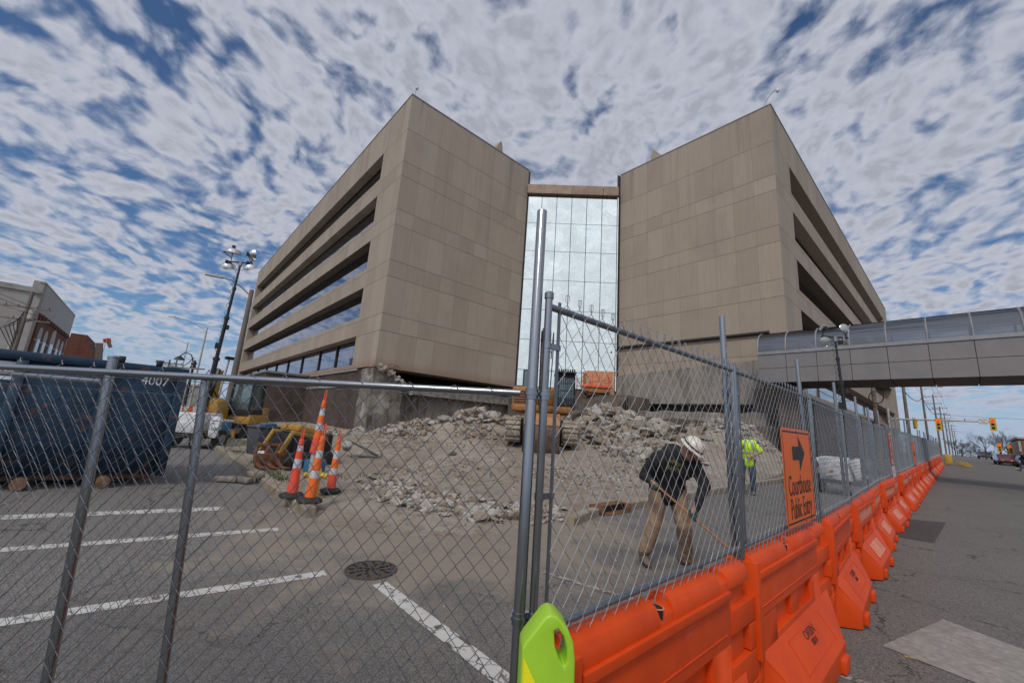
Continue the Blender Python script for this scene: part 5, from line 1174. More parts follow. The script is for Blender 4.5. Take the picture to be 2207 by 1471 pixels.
m = MB(); m.lathe((-4.42, 2.10, -.008), [(.275, 0), (.272, .012), (.25, .014), (.25, .004)], 36, caps=False); m.build('ring', G['iron'], mh, smooth=True)
m = MB(); m.lathe((-4.42, 2.10, -.010), [(.25, .004), (.245, .010), (.0, .010)], 36, caps=False)
hl = MB()
for ring_r, n_, wv in ((.20, 12, .035), (.125, 8, .035), (.05, 5, .02)):
    for k in range(n_):
        a = 2*math.pi*k/n_; c = V((-4.42+ring_r*math.cos(a), 2.10+ring_r*math.sin(a), .006)); hl.box(c+V((0, 0, -.001)), (.055, wv*.62, .008), a)
m.build('lid', G['iron'], mh); hl.build('dark_slot_bars', G['plain_black'], mh)  # solid black bars on the lid; the slots' shade is their colour
sdr = thing('storm_drain', 'rusty iron storm drain inlet set into the kerb behind the bending worker', 'drain', (-4.95, 7.45, 0))
m = MB(); m.b2(-5.25, -4.86, 7.05, 7.95, -.1, .015); m.b2(-5.25, -5.02, 7.05, 7.95, .12, .15); m.b2(-5.25, -4.9, 7.0, 7.06, 0, .15); m.b2(-5.25, -4.9, 7.94, 8.0, 0, .15); m.build('frame', G['rust'], sdr, bevel=.008, seg=1)
m = MB(); m.b2(-5.06, -5.04, 7.06, 7.94, .015, .12); m.build('inlet_dark_sheet', G['plain_black'], sdr)  # black sheet across the inlet, coloured as the shade inside
for k, (x, y, L_b, a) in enumerate(((-10.62, 1.78, .62, .5), (-10.45, 2.02, .50, .3), (-10.75, 1.55, .45, .9))):
    tag(MB().box((x, y, .06+(.12 if k == 1 else 0)), (L_b, .14, .10), a).build('wood_block', G['wood_old'], bevel=.006, seg=1), ['long weathered wood block against the kerb', 'upper weathered wood block leaning on the kerb edge', 'small weathered wood block at the near end of the pile'][k], 'wood block')
tag(MB().tube([(-13.2, 5.35, H(-13.2, 5.35)+.10), (-12.6, 5.85, H(-12.6, 5.85)+.10)], .085, 14).build('pipe', G['clean_concrete'], smooth=True), 'short pale pipe lying on the dirt to the right of the cones', 'pipe')
tag(MB().tube([(-13.4, 5.0, H(-13.4, 5.0)+.55), (-12.6, 5.7, H(-12.6, 5.7)+.12)], .03, 8).build('bar', G['black_metal'], smooth=True), 'thin black bar leaning on the pale pipe', 'bar')
tag(MB().cyl((-13.25, 4.95, H(-13, 5)+.3), (-13.1, 4.9, H(-13, 5)+.45), .14, n=14).build('roll', G['clean_concrete'], bevel=.02), 'pale roll of material standing by the pipe end', 'roll')
sk = MB(); sk.sphere((-12.9, 2.55, .30), .24, 10, (1, .8, .7)); sk.sphere((-12.7, 2.75, .26), .18, 10, (1, .9, .6)); sb = sk.build('sack', G['sign_white'], smooth=True); tag(sb, 'crumpled white sack behind the rusty grapple', 'sack')
tag(MB().box((-10.9, 3.35, H(-10.9, 3.35)+.14), (.30, .45, .30), .6).build('tool_box', G['blue_plastic'], bevel=.03), 'bright blue box on the ground behind the left cone', 'box')
for k, (x, y, z) in enumerate(((-2.18, 6.05, .06), (-1.86, 6.35, .05))):
    mm = MB(); mm.sphere((x, y, z), .07, 12, (1.1, 1, .8)); mm.cyl((x, y, z), (x+.16, y+.17, z+.01), .05, .035, 10)
    tag(mm.build('plastic_plug', G['orange_plastic'], smooth=True), ['larger orange plastic plug on the asphalt by the worker\'s stick', 'smaller orange plastic plug beside the fence joint'][k], 'plug')
# scissor lift and what stands at the entrance
sl_ = thing('scissor_lift', 'orange scissor lift parked below the mirrored glass wall', 'scissor lift', (-19.5, 26.6, 4.5)); c = V((-19.55, 26.6, 0)); Rs = Matrix.Rotation(rad(47), 3, 'Z')
q = lambda a, b, z: c+Rs @ V((a, b, 0))+V((0, 0, z))
m = MB(); m.box(q(0, 0, 5.05), (2.3, 1.1, .22), Rs); m.build('platform', G['lift_red'], sl_, bevel=.02)
m = MB()
for z in (5.5, 5.85, 6.15):
    for b in (-.5, .5): m.cyl(q(-1.1, b, z), q(1.1, b, z), .022, n=6)
    for a in (-1.1, 1.1): m.cyl(q(a, -.5, z), q(a, .5, z), .022, n=6)
for a in (-1.1, -.4, .35, 1.1):
    for b in (-.5, .5): m.cyl(q(a, b, 5.1), q(a, b, 6.15), .022, n=6)
m.build('guard_rail', G['lift_red'], sl_)
m = MB(); m.box(q(0, 0, 4.72), (2.0, .9, .36), Rs); m.build('base', G['machine_orange'], sl_, bevel=.03)
for a in (-.8, .8):
    for b in (-.45, .45): 
        m = MB(); m.cyl(q(a, b-.08, 4.52), q(a, b+.08, 4.52), .17, n=14); m.build('wheel', G['black_rubber'], sl_, bevel=.02)
# ------------------------------------------------------------------ wires, poles and lamps
def pole_wood(name, label, x, y, h, arms=((-.6, 2.2), (-1.9, 2.0)), r=.16, axis=(1, 0, 0), tr=False, group=None, lean=(0, 0), mat='wood_pole', z=None):
    z = rise(y) if z is None else z
    t = thing(name, label, 'utility pole', (x, y, z), group); top = V((x+lean[0], y+lean[1], z+h)); b = V((x, y, z)); ax = V(axis).normalized()
    m = MB(); m.cyl(b, top, r, r*.62, 10); m.build('pole', G[mat], t, smooth=True)
    for dz, w in arms:
        c = b+(top-b)*((h+dz)/h); m = MB(); m.box(c, (w, .10, .12), math.atan2(ax.y, ax.x)); ca = m.build('crossarm', G['wood_pole'], t)
        for k in (-.46, -.2, .2, .46):
            m = MB(); m.cyl(c+ax*w*k+V((0, 0, .06)), c+ax*w*k+V((0, 0, .22)), .045, .03, 6); m.build('insulator', G['black_metal'], ca)
    if tr:
        m = MB(); c = b+(top-b)*.80+ax*.38; m.cyl(c-V((0, 0, .4)), c+V((0, 0, .4)), .24, n=12); m.build('transformer', G['pole_metal'], t, smooth=True)
    return t
def wire(name, label, pts, sag, r=.012, group=None):
    m = MB()
    for a, b in zip(pts, pts[1:]):
        a, b = V(a), V(b); m.tube([a.lerp(b, k/8)-V((0, 0, sag*4*(k/8)*(1-k/8))) for k in range(9)], r, 3)
    return tag(m.build(name, G['black_rubber']), label, 'wire', group)
GP = 'wooden utility poles receding down the main street'
ys = [63, 98, 142, 178, 215, 262, 320, 390]
hts = [12.5, 14.5, 14.5, 14.5, 15, 15, 16, 16]
lb = ['nearest wooden utility pole right of the east wing, thick and without crossarm below the skybridge', 'second wooden utility pole right of the east wing, with a lamp arm', 'third wooden utility pole, first with a wide crossarm seen under the skybridge']
for k, (y, h) in enumerate(zip(ys, hts)):
    t = pole_wood('utility_pole', lb[k] if k < 3 else 'one of the wooden utility poles crowding together in the distance', -4.1 if k else -4.05, y, h, arms=((-.5, 3.2), (-2.2, 2.6), (-3.6, 2.0)) if k > 1 else ((-.5, 2.4),), r=.19 if k < 2 else .22, group=None if k < 3 else GP)
    if k == 1:
        m = MB(); m.tube([(-4.1, y, 12.0), (-3.4, y-.2, 12.5), (-2.0, y-.4, 12.6)], .04, 6); m.box((-1.8, y-.4, 12.6), (.7, .25, .12)); m.build('lamp_arm', G['pole_metal'], t)
for j, (dx, dz) in enumerate(((-1.4, -.2), (1.4, -.2), (1.1, -1.9), (0, -4.6))):
    wire('overhead_wire', ['outer overhead wire on the left side of the far poles', 'outer overhead wire on the right side of the far poles', 'middle overhead wire along the far poles', 'thick low cable strung along the far poles'][j],
         [(-4.1+dx*(.6 if h < 14 else 1), y, h+dz+rise(y)) for y, h in zip(ys, hts)], 1.0, .022 if j < 3 else .05)
wire('overhead_wire', 'thin wire crossing the street below the skybridge', [(-4.05, 63, 9.4), (30, 70, 12.5)], .9, .02)
wire('overhead_wire', 'long faint wire crossing the street beyond the signals', [(-4.1, 142, 11), (60, 160, 13)], 1.5, .03)
cp2 = pole_wood('utility_pole', 'wooden pole with a coiled black cable loop in front of the east wing windows', -4.0, 38.0, 7.6, arms=(), r=.17)
m = MB(); pts = [(-3.85+.38*math.cos(a), 37.7, 5.2+.42*math.sin(a)) for a in lin(0, 6.28, 20)]; m.tube(pts, .035, 5); m.build('cable_loop', G['black_rubber'], cp2, smooth=True)
m = MB(); m.tube([(-4.0, 37.8, 7.1), (-3.5, 37.7, 6.3), (-2.6, 37.6, 6.0)], .03, 5); m.box((-2.4, 37.6, 6.0), (.5, .2, .08)); m.build('lamp_arm', G['black_metal'], cp2)

def street_lamp(label, x, y, h, arm, z=0, r=.10, mat='pole_metal', grp=None):
    t = thing('street_lamp', label, 'street lamp', (x, y, z), grp)
    m = MB(); m.cyl((x, y, z), (x, y, z+h), r, r*.62, 12); m.build('pole', G[mat], t, smooth=True)
    ax, ay, dz = arm; m = MB(); m.tube([(x, y, z+h-.35), (x+ax*.35, y+ay*.35, z+h-.1+dz*.4), (x+ax*.7, y+ay*.7, z+h+dz*.85), (x+ax, y+ay, z+h+dz)], .032, 6); m.build('arm', G[mat], t, smooth=True)
    d = V((ax, ay, 0)).normalized(); c = V((x+ax, y+ay, z+h+dz)); m = MB(); R = math.atan2(d.y, d.x); m.box(c+d*.35, (.80, .26, .09), R, taper=(.8, .6)); m.cyl(c+d*.25+V((0, 0, .04)), c+d*.25+V((0, 0, .14)), .04, n=8); m.build('lamp_head', G['pole_metal'], t, bevel=.02, seg=1)
    return t
street_lamp('grey street lamp with curved arm, between the light tower and dumpster', -50.3, 3.0, 9.1, (0, -2.4, .5))
street_lamp('farther grey street lamp, left of the similar curved arm lamp', -81.5, 2.9, 11.0, (0, -3.0, .3))
street_lamp('weathered wooden pole with lamp arm in front of the west wing\'s far end', -24.9, 3.0, 7.55, (-.2, -1.35, .35), z=.2, r=.17, mat='wood_pole')
t = thing('cctv_pole', 'thin pole with a dark box camera left of the west wing', 'camera pole', (-25.7, 2.5, 0)); m = MB(); m.cyl((-25.7, 2.5, 0), (-25.8, 2.75, 3.95), .05, n=8); m.build('pole', G['pole_metal'], t, smooth=True)
m = MB(); m.box((-25.8, 2.78, 4.05), (.25, .42, .16), rad(15)); m.build('camera_box', G['black_metal'], t, bevel=.02)
t = thing('heritage_lamp', 'black gooseneck street lamp above the right end of the dumpster', 'street lamp', (-30, 1.5, 0)); m = MB(); m.cyl((-30, 1.55, 0), (-30, 1.55, 3.9), .09, .06, 8); m.lathe((-30, 1.55, 3.55), [(.10, 0), (.16, .1), (.10, .22), (.15, .3), (.06, .5)], 10); m.build('pole', G['black_metal'], t, smooth=True)
m = MB(); m.tube([(-30, 1.55, 3.8), (-30, 1.35, 4.35), (-30, 1.05, 4.45), (-30, .85, 4.2)], .03, 6); m.lathe((-30, .85, 3.98), [(.26, 0), (.20, .1), (.05, .22)], 12); m.build('lamp_head', G['black_metal'], t, smooth=True)
for k, (x, y, h, lab) in enumerate(((-60, .9, 6.2, 'double crossarm utility pole above the middle of the dumpster'), (-75, 1.9, 8.0, 'plain far utility pole just left of the gooseneck lamp'), (-96, 1.5, 8.3, 'far utility pole behind the two crossarms pole'))):
    pole_wood('utility_pole', lab, x, y, h, arms=((-.4, 2.4), (-1.2, 1.8)) if k != 1 else (), r=.13, axis=(0, 1, 0), z=0)
wire('overhead_wire', 'festoon wire drooping behind the dumpster rim', [(-110, -8.5, 6.5), (-60, .9, 5.9), (-30, 1.5, 4.2)], .7, .03)
t = pole_wood('utility_pole', 'utility pole with transformer before the pale stucco building', -55, -9.6, 10.4, arms=((-1.5, 3.0), (-2.6, 3.4)), r=.2, axis=(.3, 1, 0), tr=True, z=0)
m = MB(); m.cyl((-55.2, -9.9, 0), (-55.2, -9.9, 8.0), .16, .12, 10); m.build('second_pole', G['pole_metal'], t, smooth=True)
m = MB()
for k in range(5): m.tube([(-55, -9.6+.1*k, 9.0-.3*k), (-54.8, -9.9-.2*k, 7.6-.2*k), (-54.9, -9.6, 6.0-.3*k), (-55.1, -9.7, 3)], .03, 4)
m.build('cable', G['black_rubber'], t, smooth=True)
for k in range(3): wire('overhead_wire', ['highest', 'middle', 'lowest'][k]+' wire running to the transformer pole from the left edge', [(-30, -16-.3*k, 12.2-.9*k), (-55, -9.8+.7*k, 9.2-.5*k)], .8, .02)
t = thing('flag', 'small red and white flag on a thin pole above the dumpster', 'flag', (-70, -5.5, 6)); m = MB(); m.cyl((-70, -5.5, 0), (-70, -5.3, 8.8), .035, n=6); m.build('pole', G['pole_metal'], t)
m = MB(); m.box((-70, -5.25, 8.4), (.05, .7, .5), Matrix.Rotation(rad(20), 3, 'X')); m.build('cloth', G['sign_red'], t)

# ------------------------------------------------------------------ old buildings across the side street
ob = thing('stucco_building', 'pale stucco building with arched brick storefront at the far left', 'building', (-86, -20, 0))
YF = -12.2
m = MB(); m.b2(-100.5, -74.2, -34, YF-.02, 0, 13.4); m.b2(-75.6, -74.0, -34.2, YF-.9, 13.4, 14.0); m.b2(-75.4, -74.0, YF-.9, YF, 13.4, 14.9); m.b2(-74.05, -73.95, -34, -16, 9.5, 9.62); m.build('wall', G['stucco'], ob)
m = MB(); m.b2(-100.6, -75.4, YF-.3, YF+.04, 11.2, 14.75); m.b2(-100.7, -73.9, YF-.4, YF+.08, 14.75, 14.92); m.build('parapet', G['stucco_clean'], ob)
m = MB(); m.b2(-98.5, -76.0, YF, YF+.16, 4.6, 11.2)
for k in range(12): m.b2(-98.3+k*1.88, -98.3+k*1.88+.9, YF+.16, YF+.34, 10.6, 11.15)
m.build('brick_front', G['red_brick'], ob)
m = MB(); m.b2(-98.4, -76.1, YF+.16, YF+.22, 7.9, 8.05); m.build('string_course', G['stucco_clean'], ob)
for k, x in enumerate((-78.3, -82.0, -87.0, -91.8, -95.3)):
    big = k == 2; w = 1.0 if not big else 1.5; h = 9.5 if not big else 10.2
    m = MB(); pl_ = [(-w, 5.0), (w, 5.0), (w, h-w)]+[(w*math.cos(a), h-w+w*1.25*math.sin(a)) for a in lin(.2, math.pi-.2, 7)]+[(-w, h-w)]
    m.prism(pl_, (x, YF+.165, 0), (1, 0, 0), (0, 0, 1), (0, .08, 0)); wn = m.build('arched_window', G['stucco_clean'], ob)
    m = MB(); m.b2(x-w*.72, x-.08, YF+.25, YF+.27, 5.2, h-w-.3); m.b2(x+.08, x+w*.72, YF+.25, YF+.27, 5.2, h-w-.3); m.build('pane', G['window_glass_west'], wn)
m = MB(); m.b2(-98.5, -76, YF, YF+.2, 0, 4.6); m.build('shop_front', G['stucco_clean'], ob)
gb = thing('gabled_brick_building', 'dark red brick building with stepped gable beyond the stucco building', 'building', (-120, -16, 0))
m = MB(); m.prism([(-26, 0), (-9.3, 0), (-9.3, 8.2), (-9.9, 8.2), (-9.9, 10.2), (-10.5, 10.2), (-10.5, 11.8), (-11.2, 11.8), (-11.2, 13.0), (-13.4, 13.0), (-13.4, 12.2), (-19, 12.0), (-26, 12.0)], (-112, 0, 0), (0, 1, 0), (0, 0, 1), (-16, 0, 0)); m.build('wall', G['red_brick'], gb)
m = MB()
for k in range(3): m.b2(-112.0+.01, -111.9, -11.9+k*.9, -11.5+k*.9, 5.2, 7.6)
m.build('window_frames', G['stucco_clean'], gb)
lo = thing('low_shop', 'low brown shop building glimpsed past the right end of the dumpster', 'building', (-70, 8, 0)); m = MB(); m.b2(-84, -62, -5.8, -3.2, 0, 3.2); m.build('wall', G['dark_brick'], lo); m = MB(); m.b2(-84.3, -61.7, -6.0, -3.0, 3.2, 3.5); m.build('roof', G['stucco_clean'], lo)
lo = thing('white_shed', 'white flat roofed building behind the light tower trailer', 'building', (-95, 3, 0)); m = MB(); m.b2(-98, -92, 2.2, 9.0, 0, 4.6); m.build('wall', G['stucco_clean'], lo); m = MB(); m.b2(-98.2, -91.8, 2.0, 9.2, 4.6, 4.9); m.build('roof', G['sign_white'], lo)
for k, (x, y, w, lab) in enumerate(((-24.2, .55, 1.3, 'orange and white striped barricade nearest the dumpster'), (-25.0, 1.65, 1.0, 'orange and white striped barricade farther behind the trailer'))):
    t = thing('barricade', lab, 'barricade', (x, y, 0))
    for z in (.55, .95, 1.30):
        m = MB()
        for q_ in range(6): m.cur = q_ % 2; m.b2(x-.02, x+.02, y-w/2+q_*w/6, y-w/2+(q_+1)*w/6, z-.12, z+.12)
        m.build('board', [G['sign_orange'], G['sign_white']], t)
    for e in (-1, 1):
        m = MB(); m.cyl((x-.03, y+e*w*.45, 0), (x-.03, y+e*w*.45, 1.45), .03, n=6); m.build('leg', G['sign_white'], t)

# ------------------------------------------------------------------ down the main street
def signal(t, c, lit=True, back=False, s=1.0, yaw=0):
    c = V(c); R = Matrix.Rotation(yaw, 3, 'Z'); P = lambda a, b, z: c+R @ V((a*s, b*s, z*s))
    m = MB(); m.box(P(0, .02, 0), (.42*s, .03*s, 1.22*s), R); bp = m.build('backplate', G['signal_yellow'] if not back else G['black_metal'], t)
    m = MB(); m.box(P(0, .10 if not back else -.1, 0), (.30*s, .18*s, 1.02*s), R); m.build('housing', G['black_metal'] if not back else G['signal_yellow'], bp)
    if not back:
        for i, z in enumerate((.33, 0, -.33)):
            m = MB(); m.cyl(P(0, .0, z), P(0, -.03, z), .115*s, n=14); m.build('lens', G['lamp_red'] if (i == 0 and lit) else G['plain_black'], bp, smooth=True)
sg_ = thing('traffic_signal', 'traffic signal mast arm over the street with two red lights and a white sign', 'traffic signal', (-5.3, 60, .6)); Z5 = 4.95
m = MB(); m.cyl((-5.3, 60, rise(60)), (-5.3, 60, 6.2), .15, .12, 12); m.build('pole', G['pole_metal'], sg_, smooth=True)
m = MB(); m.tube([(-5.3, 60, Z5+.05), (-2, 60, Z5+.03), (2.1, 60, Z5-.02)], [.10, .08, .05], 8); m.cyl((.2, 60, Z5), (.2, 60, Z5+.3), .05, n=6); m.build('mast_arm', G['pole_metal'], sg_, smooth=True)
signal(sg_, (-1.62, 59.8, 4.55)); signal(sg_, (1.95, 59.8, 4.72)); signal(sg_, (-3.35, 60.1, 4.6), back=True, yaw=rad(60), s=.9)
m = MB(); m.box((1.36, 59.85, 4.95), (.62, .02, .62)); ws = m.build('white_sign', G['sign_white'], sg_)
for k, s_ in enumerate(('LEFT TURN', 'YIELD', 'ON GREEN')): text_mesh('lettering', s_, .13, BK, frame4((1.36, 59.835, 5.13-.17*k), (1, 0, 0), (0, 0, 1)), ws, xs=.85)
s2_ = thing('traffic_signal', 'distant pair of red traffic signals before the small brick building', 'traffic signal', (3.1, 84, 1))
for x in (2.95, 3.85):
    m = MB(); m.cyl((x, 84, rise(84)), (x, 84, 3.3), .06, n=8); m.build('pole', G['black_metal'], s2_); signal(s2_, (x, 83.8, 3.0 if x < 3 else 2.85), s=.9)
bb = thing('orange_brick_building', 'small orange brick building at the right edge down the street', 'building', (9, 85, 1)); rb = rise(82)
m = MB(); m.b2(4.55, 30, 79, 95, 0, rb+3.2); m.build('wall', G['orange_brick'], bb); m = MB(); m.b2(4.30, 4.54, 79.1, 94.9, 0, rb+3.0); m.b2(4.25, 30.2, 78.85, 95.1, rb+3.2, rb+3.4); m.build('trim', G['stucco_clean'], bb)
m = MB(); m.box((9.0, 84, rb+4.9), (5, 5, 1.4), None, (.5, .5)); m.build('roof_gable', G['roof_dark'], bb)
def car(label, x, y, z, mat, rz, grp=None):
    t = thing('parked_car', label, 'car', (0, 0, 0), grp); ORG[t.name] = V((0, 0, 0))
    m = MB(); m.prism([(-2.2, .35), (-2.25, .7), (-1.5, .88), (-.9, 1.38), (.75, 1.40), (1.5, .92), (2.2, .78), (2.25, .35)], (0, -.85, 0), (1, 0, 0), (0, 0, 1), (0, 1.7, 0)); m.build('body', mat, t, bevel=.10)
    m = MB(); m.prism([(-1.38, .92), (-.86, 1.31), (.70, 1.33), (1.30, .95)], (0, -.87, 0), (1, 0, 0), (0, 0, 1), (0, 1.74, 0)); m.build('window', G['cab_glass'], t)
    for a in (-1.4, 1.4):
        for b in (-.78, .78):
            m = MB(); m.cyl((a, b-.1, .33), (a, b+.1, .33), .33, n=18); m.build('wheel', G['black_rubber'], t, bevel=.03)
    for b in (-.6, .6):
        for a in (-2.24, 2.24):
            m = MB(); m.box((a, b, .65), (.04, .3, .12)); m.build('headlight', G['lamp_chrome'], t)
    t.location = (x, y, z); t.rotation_euler = (0, 0, rz); return t
car('black car parked before the small orange brick building', 4.7, 74.0, rise(74)-.1, G['car_dark'], rad(100))
car('dark red car half hidden behind the distant signals', 3.2, 80.0, rise(80)-.1, G['car_red'], rad(95))
car('small dark car far off in the middle of the street', 2.2, 118, rise(118), G['car_dark'], rad(90))
yb = thing('yellow_crash_barrier', 'yellow boxy barrier at the far end of the orange barriers', 'barrier', (-.8, 62, .7)); zz = rise(60)
m = MB(); m.box((-1.3, 60, zz+.55), (.55, .8, .95), None, (.9, .8)); m.build('body', G['barrier_yellow'], yb, bevel=.06)
for k in range(6):
    m = MB(); m.tube([(-.8+k*.12, 59.3-k*.3, zz), (-.8+k*.12, 59.3-k*.3, zz+.45), (-.35+k*.12, 59.3-k*.3, zz)], .04, 5); m.build('brace', G['barrier_yellow'], yb)
# bare winter trees and brush on the skyline
def bare_tree(name, label, x, y, h, seed, group=None, spread=.6):
    rg = random.Random(seed); t = thing(name, label, 'tree', (x, y, rise(y)), group); z = rise(y); b = V((x, y, z))
    m = MB(); m.tube([b, b+V((.1, 0, h*.3)), b+V((0, .1, h*.48))], [.03*h, .022*h, .018*h], 6); m.build('trunk', G['twig'], t, smooth=True)
    m = MB()
    def grow(p, d, L, r, n):
        if n == 0: return
        q = p+d*L; m.tube([p, p+d*L*.5+V((rg.uniform(-.05, .05), rg.uniform(-.05, .05), 0))*L, q], [r, r*.8, r*.6], 3, caps=False)
        for k in range(3): grow(q if k < 2 else p+d*L*.6, (d+V((rg.uniform(-spread, spread), rg.uniform(-spread, spread), rg.uniform(-.2, .45)))).normalized(), L*.72, r*.6, n-1)
    for k in range(6):
        a = rg.uniform(0, 6.28); grow(b+V((0, 0, h*(.25+.04*k))), V((math.cos(a)*.7, math.sin(a)*.7, .8)).normalized(), h*.24, .011*h, 5)
    m.build('crown', G['twig'], t); return t
GT = 'bare trees on the skyline down the street'
for k, (x, y, h) in enumerate(((2.2, 112, 4.6), (3.8, 108, 4.2), (5.0, 118, 5.2), (.6, 170, 4.0), (1.6, 150, 3.0), (-2.6, 200, 6), (-1.4, 230, 6), (-1.0, 190, 4.4))):
    bare_tree('bare_tree', 'leafless grey tree on the skyline at the end of the street', x, y, h, 40+k, GT)
rg = random.Random(77); m = MB()
for k in range(5200):
    x = rg.uniform(-3, 60)*.9; y = 240+rg.uniform(-10, 30); top = 2.6+1.5*noise.noise(V((x*.16, 3, 0)))+.8*noise.noise(V((x*.8, 9, 0)))
    z = rise(y)+rg.random()**.7*top; d = V((rg.uniform(-1, 1), rg.uniform(-.4, .4), rg.uniform(-.2, 1)))*rg.uniform(.3, .9); n_ = V((-d.z, 0, d.x))*.10
    p = V((x, y, z)); m.add([p-n_, p+n_, p+d], [(0, 1, 2)])
tag(m.build('distant_treeline', G['hedge']), 'dark line of distant bare woods along the horizon', 'trees', kind='stuff')
rg = random.Random(78); m = MB()
for k in range(2600):
    y = rg.uniform(64, 95); x = -6.2+rg.uniform(-1.2, 1.2); z = rise(y)+rg.random()*2.6; d = V((rg.uniform(-1, 1), rg.uniform(-1, 1), rg.uniform(-.2, 1)))*rg.uniform(.1, .35); n_ = d.cross(V((0, 0, 1))).normalized()*.03 if d.length > 0 else V((.03, 0, 0)); p = V((x, y, z)); m.add([p-n_, p+n_, p+d], [(0, 1, 2)])
tag(m.build('brush', G['hedge']), 'scraggy brush behind the far end of the fence', 'brush', kind='stuff')
# ------------------------------------------------------------------ people
def blob(name, segs, mat, parent, voxel=.012, sm=4, disp=0.0):
    m = MB()
    for s in segs:
        if s[0] == 'e':
            _, c, r, sc, R = s; mm = MB(); mm.sphere((0, 0, 0), r, 14, sc); P = [V(c)+(R @ v if R is not None else v) for v in mm.v]; m.add(P, mm.f)
        else:
            p0, r0, p1, r1 = s; p0, p1 = V(p0), V(p1); m.cyl(p0, p1, r0, r1, 14); m.sphere(p0, r0, 12); m.sphere(p1, r1, 12)
    me = bpy.data.meshes.new(name); off = ORG[parent.name]; me.from_pydata([tuple(p-off) for p in m.v], [], m.f)
    bm = bmesh.new(); bm.from_mesh(me); bmesh.ops.remove_doubles(bm, verts=bm.verts, dist=1e-6); bmesh.ops.recalc_face_normals(bm, faces=bm.faces); bm.to_mesh(me); bm.free()
    tmp = bpy.data.objects.new('tmp', me); COL.objects.link(tmp)
    rm = tmp.modifiers.new('r', 'REMESH'); rm.mode = 'VOXEL'; rm.voxel_size = voxel
    if sm: s_ = tmp.modifiers.new('s', 'SMOOTH'); s_.iterations = sm; s_.factor = .5
    dg = bpy.context.evaluated_depsgraph_get(); dg.update(); me2 = bpy.data.meshes.new_from_object(tmp.evaluated_get(dg)); bpy.data.objects.remove(tmp)
    if disp:
        for v in me2.vertices:
            q = (v.co+off); n_ = noise.noise(V((q.x*9, q.y*9, q.z*6)))+.6*noise.noise(V((q.x*21, q.y*21, q.z*11))); v.co += v.normal*disp*n_
    me2.materials.clear(); me2.materials.append(mat); me2.name = name
    for p in me2.polygons: p.use_smooth = True
    o = bpy.data.objects.new(name, me2); COL.objects.link(o); o.parent = parent; ORG[o.name] = off; return o
def fingers(c, ax, palm, across, r=.0085, L=.036):
    """four fingers of unequal length and a thumb curled round a handle that runs along ax through c"""
    S = []; ax, palm, across = V(ax).normalized(), V(palm).normalized(), V(across).normalized(); base = V(c)+palm*.030
    S.append((base-ax*.032, .021, base+ax*.032, .021)); S.append((base-ax*.02+palm*.012, .020, base+ax*.022+palm*.012, .019))
    for k, l in enumerate((.88, 1.0, .95, .78)):
        a0 = base+ax*(.033-k*.022)+across*.018; a1 = a0+across*L*l*.65-palm*.018; a2 = a1-palm*L*l*.95-across*.004; a3 = a2-across*L*l*.72-palm*.004
        S += [(a0, r*1.12, a1, r*1.05), (a1, r*1.05, a2, r), (a2, r, a3, r*.85)]
    t0 = base+ax*.036-across*.016; t1 = t0-palm*.028+ax*.012; t2 = t1-palm*.020+across*.022
    S += [(t0, r*1.3, t1, r*1.15), (t1, r*1.15, t2, r)]
    return S
def head(c, axis, face, up_r=.105):
    """skull, jaw, nose and ears; axis = top of the head, face = looking direction"""
    c, a, f_ = V(c), V(axis).normalized(), V(face); f_ = (f_-a*f_.dot(a)).normalized(); s_ = a.cross(f_)
    R = Matrix((s_, f_, a)).transposed()
    S = [('e', c+a*.02, .098, (.80, 1.0, 1.0), R), ('e', c-a*.055+f_*.022, .068, (.86, 1.0, .95), R), ('e', c-a*.095+f_*.045, .030, (1.2, 1, .8), R),
         (c+f_*.092-a*.002, .009, c+f_*.116-a*.030, .015), ('e', c+f_*.088-a*.062, .020, (1.3, .6, .5), R), ('e', c+f_*.082+a*.018, .026, (2.0, .6, .4), R)]
    for e in (-1, 1): S += [('e', c+s_*e*.082-a*.012-f_*.006, .026, (.35, .75, 1.1), R)]
    return S, c, a, f_, s_
def hard_hat(t, c, a, f_, s_, mat, brim=.165, full=True):
    m = MB(); prof = [(brim, -.012), (brim+.004, -.004), (brim*.93, .004), (.128, .016), (.124, .040), (.114, .078), (.090, .110), (.050, .128), (.0, .134)]
    m.lathe(c+a*.045, prof, 28, a, caps=False); m.lathe(c+a*.045, [(brim, -.012), (.118, .004), (.0, .09)], 28, a, caps=False); h = m.build('hard_hat', mat, t, smooth=True)
    m = MB(); pts = [c+a*.045+(f_*math.sin(q)+s_*0)*(.128*math.cos(0))*0+f_*(.127*math.cos(q))+a*(.030+.106*math.sin(q)) for q in lin(.05, math.pi-.05, 14)]; m.tube(pts, .009, 6); m.build('ridge', mat, h, smooth=True)
    m = MB(); m.lathe(c+a*.045, [(.1265, .014), (.1295, .018), (.127, .036)], 28, a, caps=False); m.build('band', G['black_rubber'], h, smooth=True)

# the worker bending over his long wooden handle
w1 = thing('person', 'person in black sweatshirt, tan trousers and white hard hat bending over a wooden handle', 'person', (-2.72, 5.25, 0))
v = lambda *a: V(a)
hipL, hipR, pel = v(-2.79, 5.20, .90), v(-2.61, 5.36, .91), v(-2.70, 5.28, .98)
knL, knR, anL, anR = v(-2.80, 5.12, .50), v(-2.53, 5.37, .50), v(-2.93, 5.10, .10), v(-2.60, 5.56, .10)
belly, chest, back = v(-2.65, 5.24, 1.10), v(-2.56, 5.17, 1.26), v(-2.53, 5.14, 1.34)
shL, shR, nk, hd = v(-2.69, 5.02, 1.34), v(-2.33, 5.23, 1.31), v(-2.40, 5.10, 1.415), v(-2.285, 5.055, 1.455)
elL, elR, haL, haR = v(-2.85, 4.95, 1.09), v(-2.19, 5.23, 1.04), v(-2.625, 4.815, 1.025), v(-2.265, 5.025, .70)
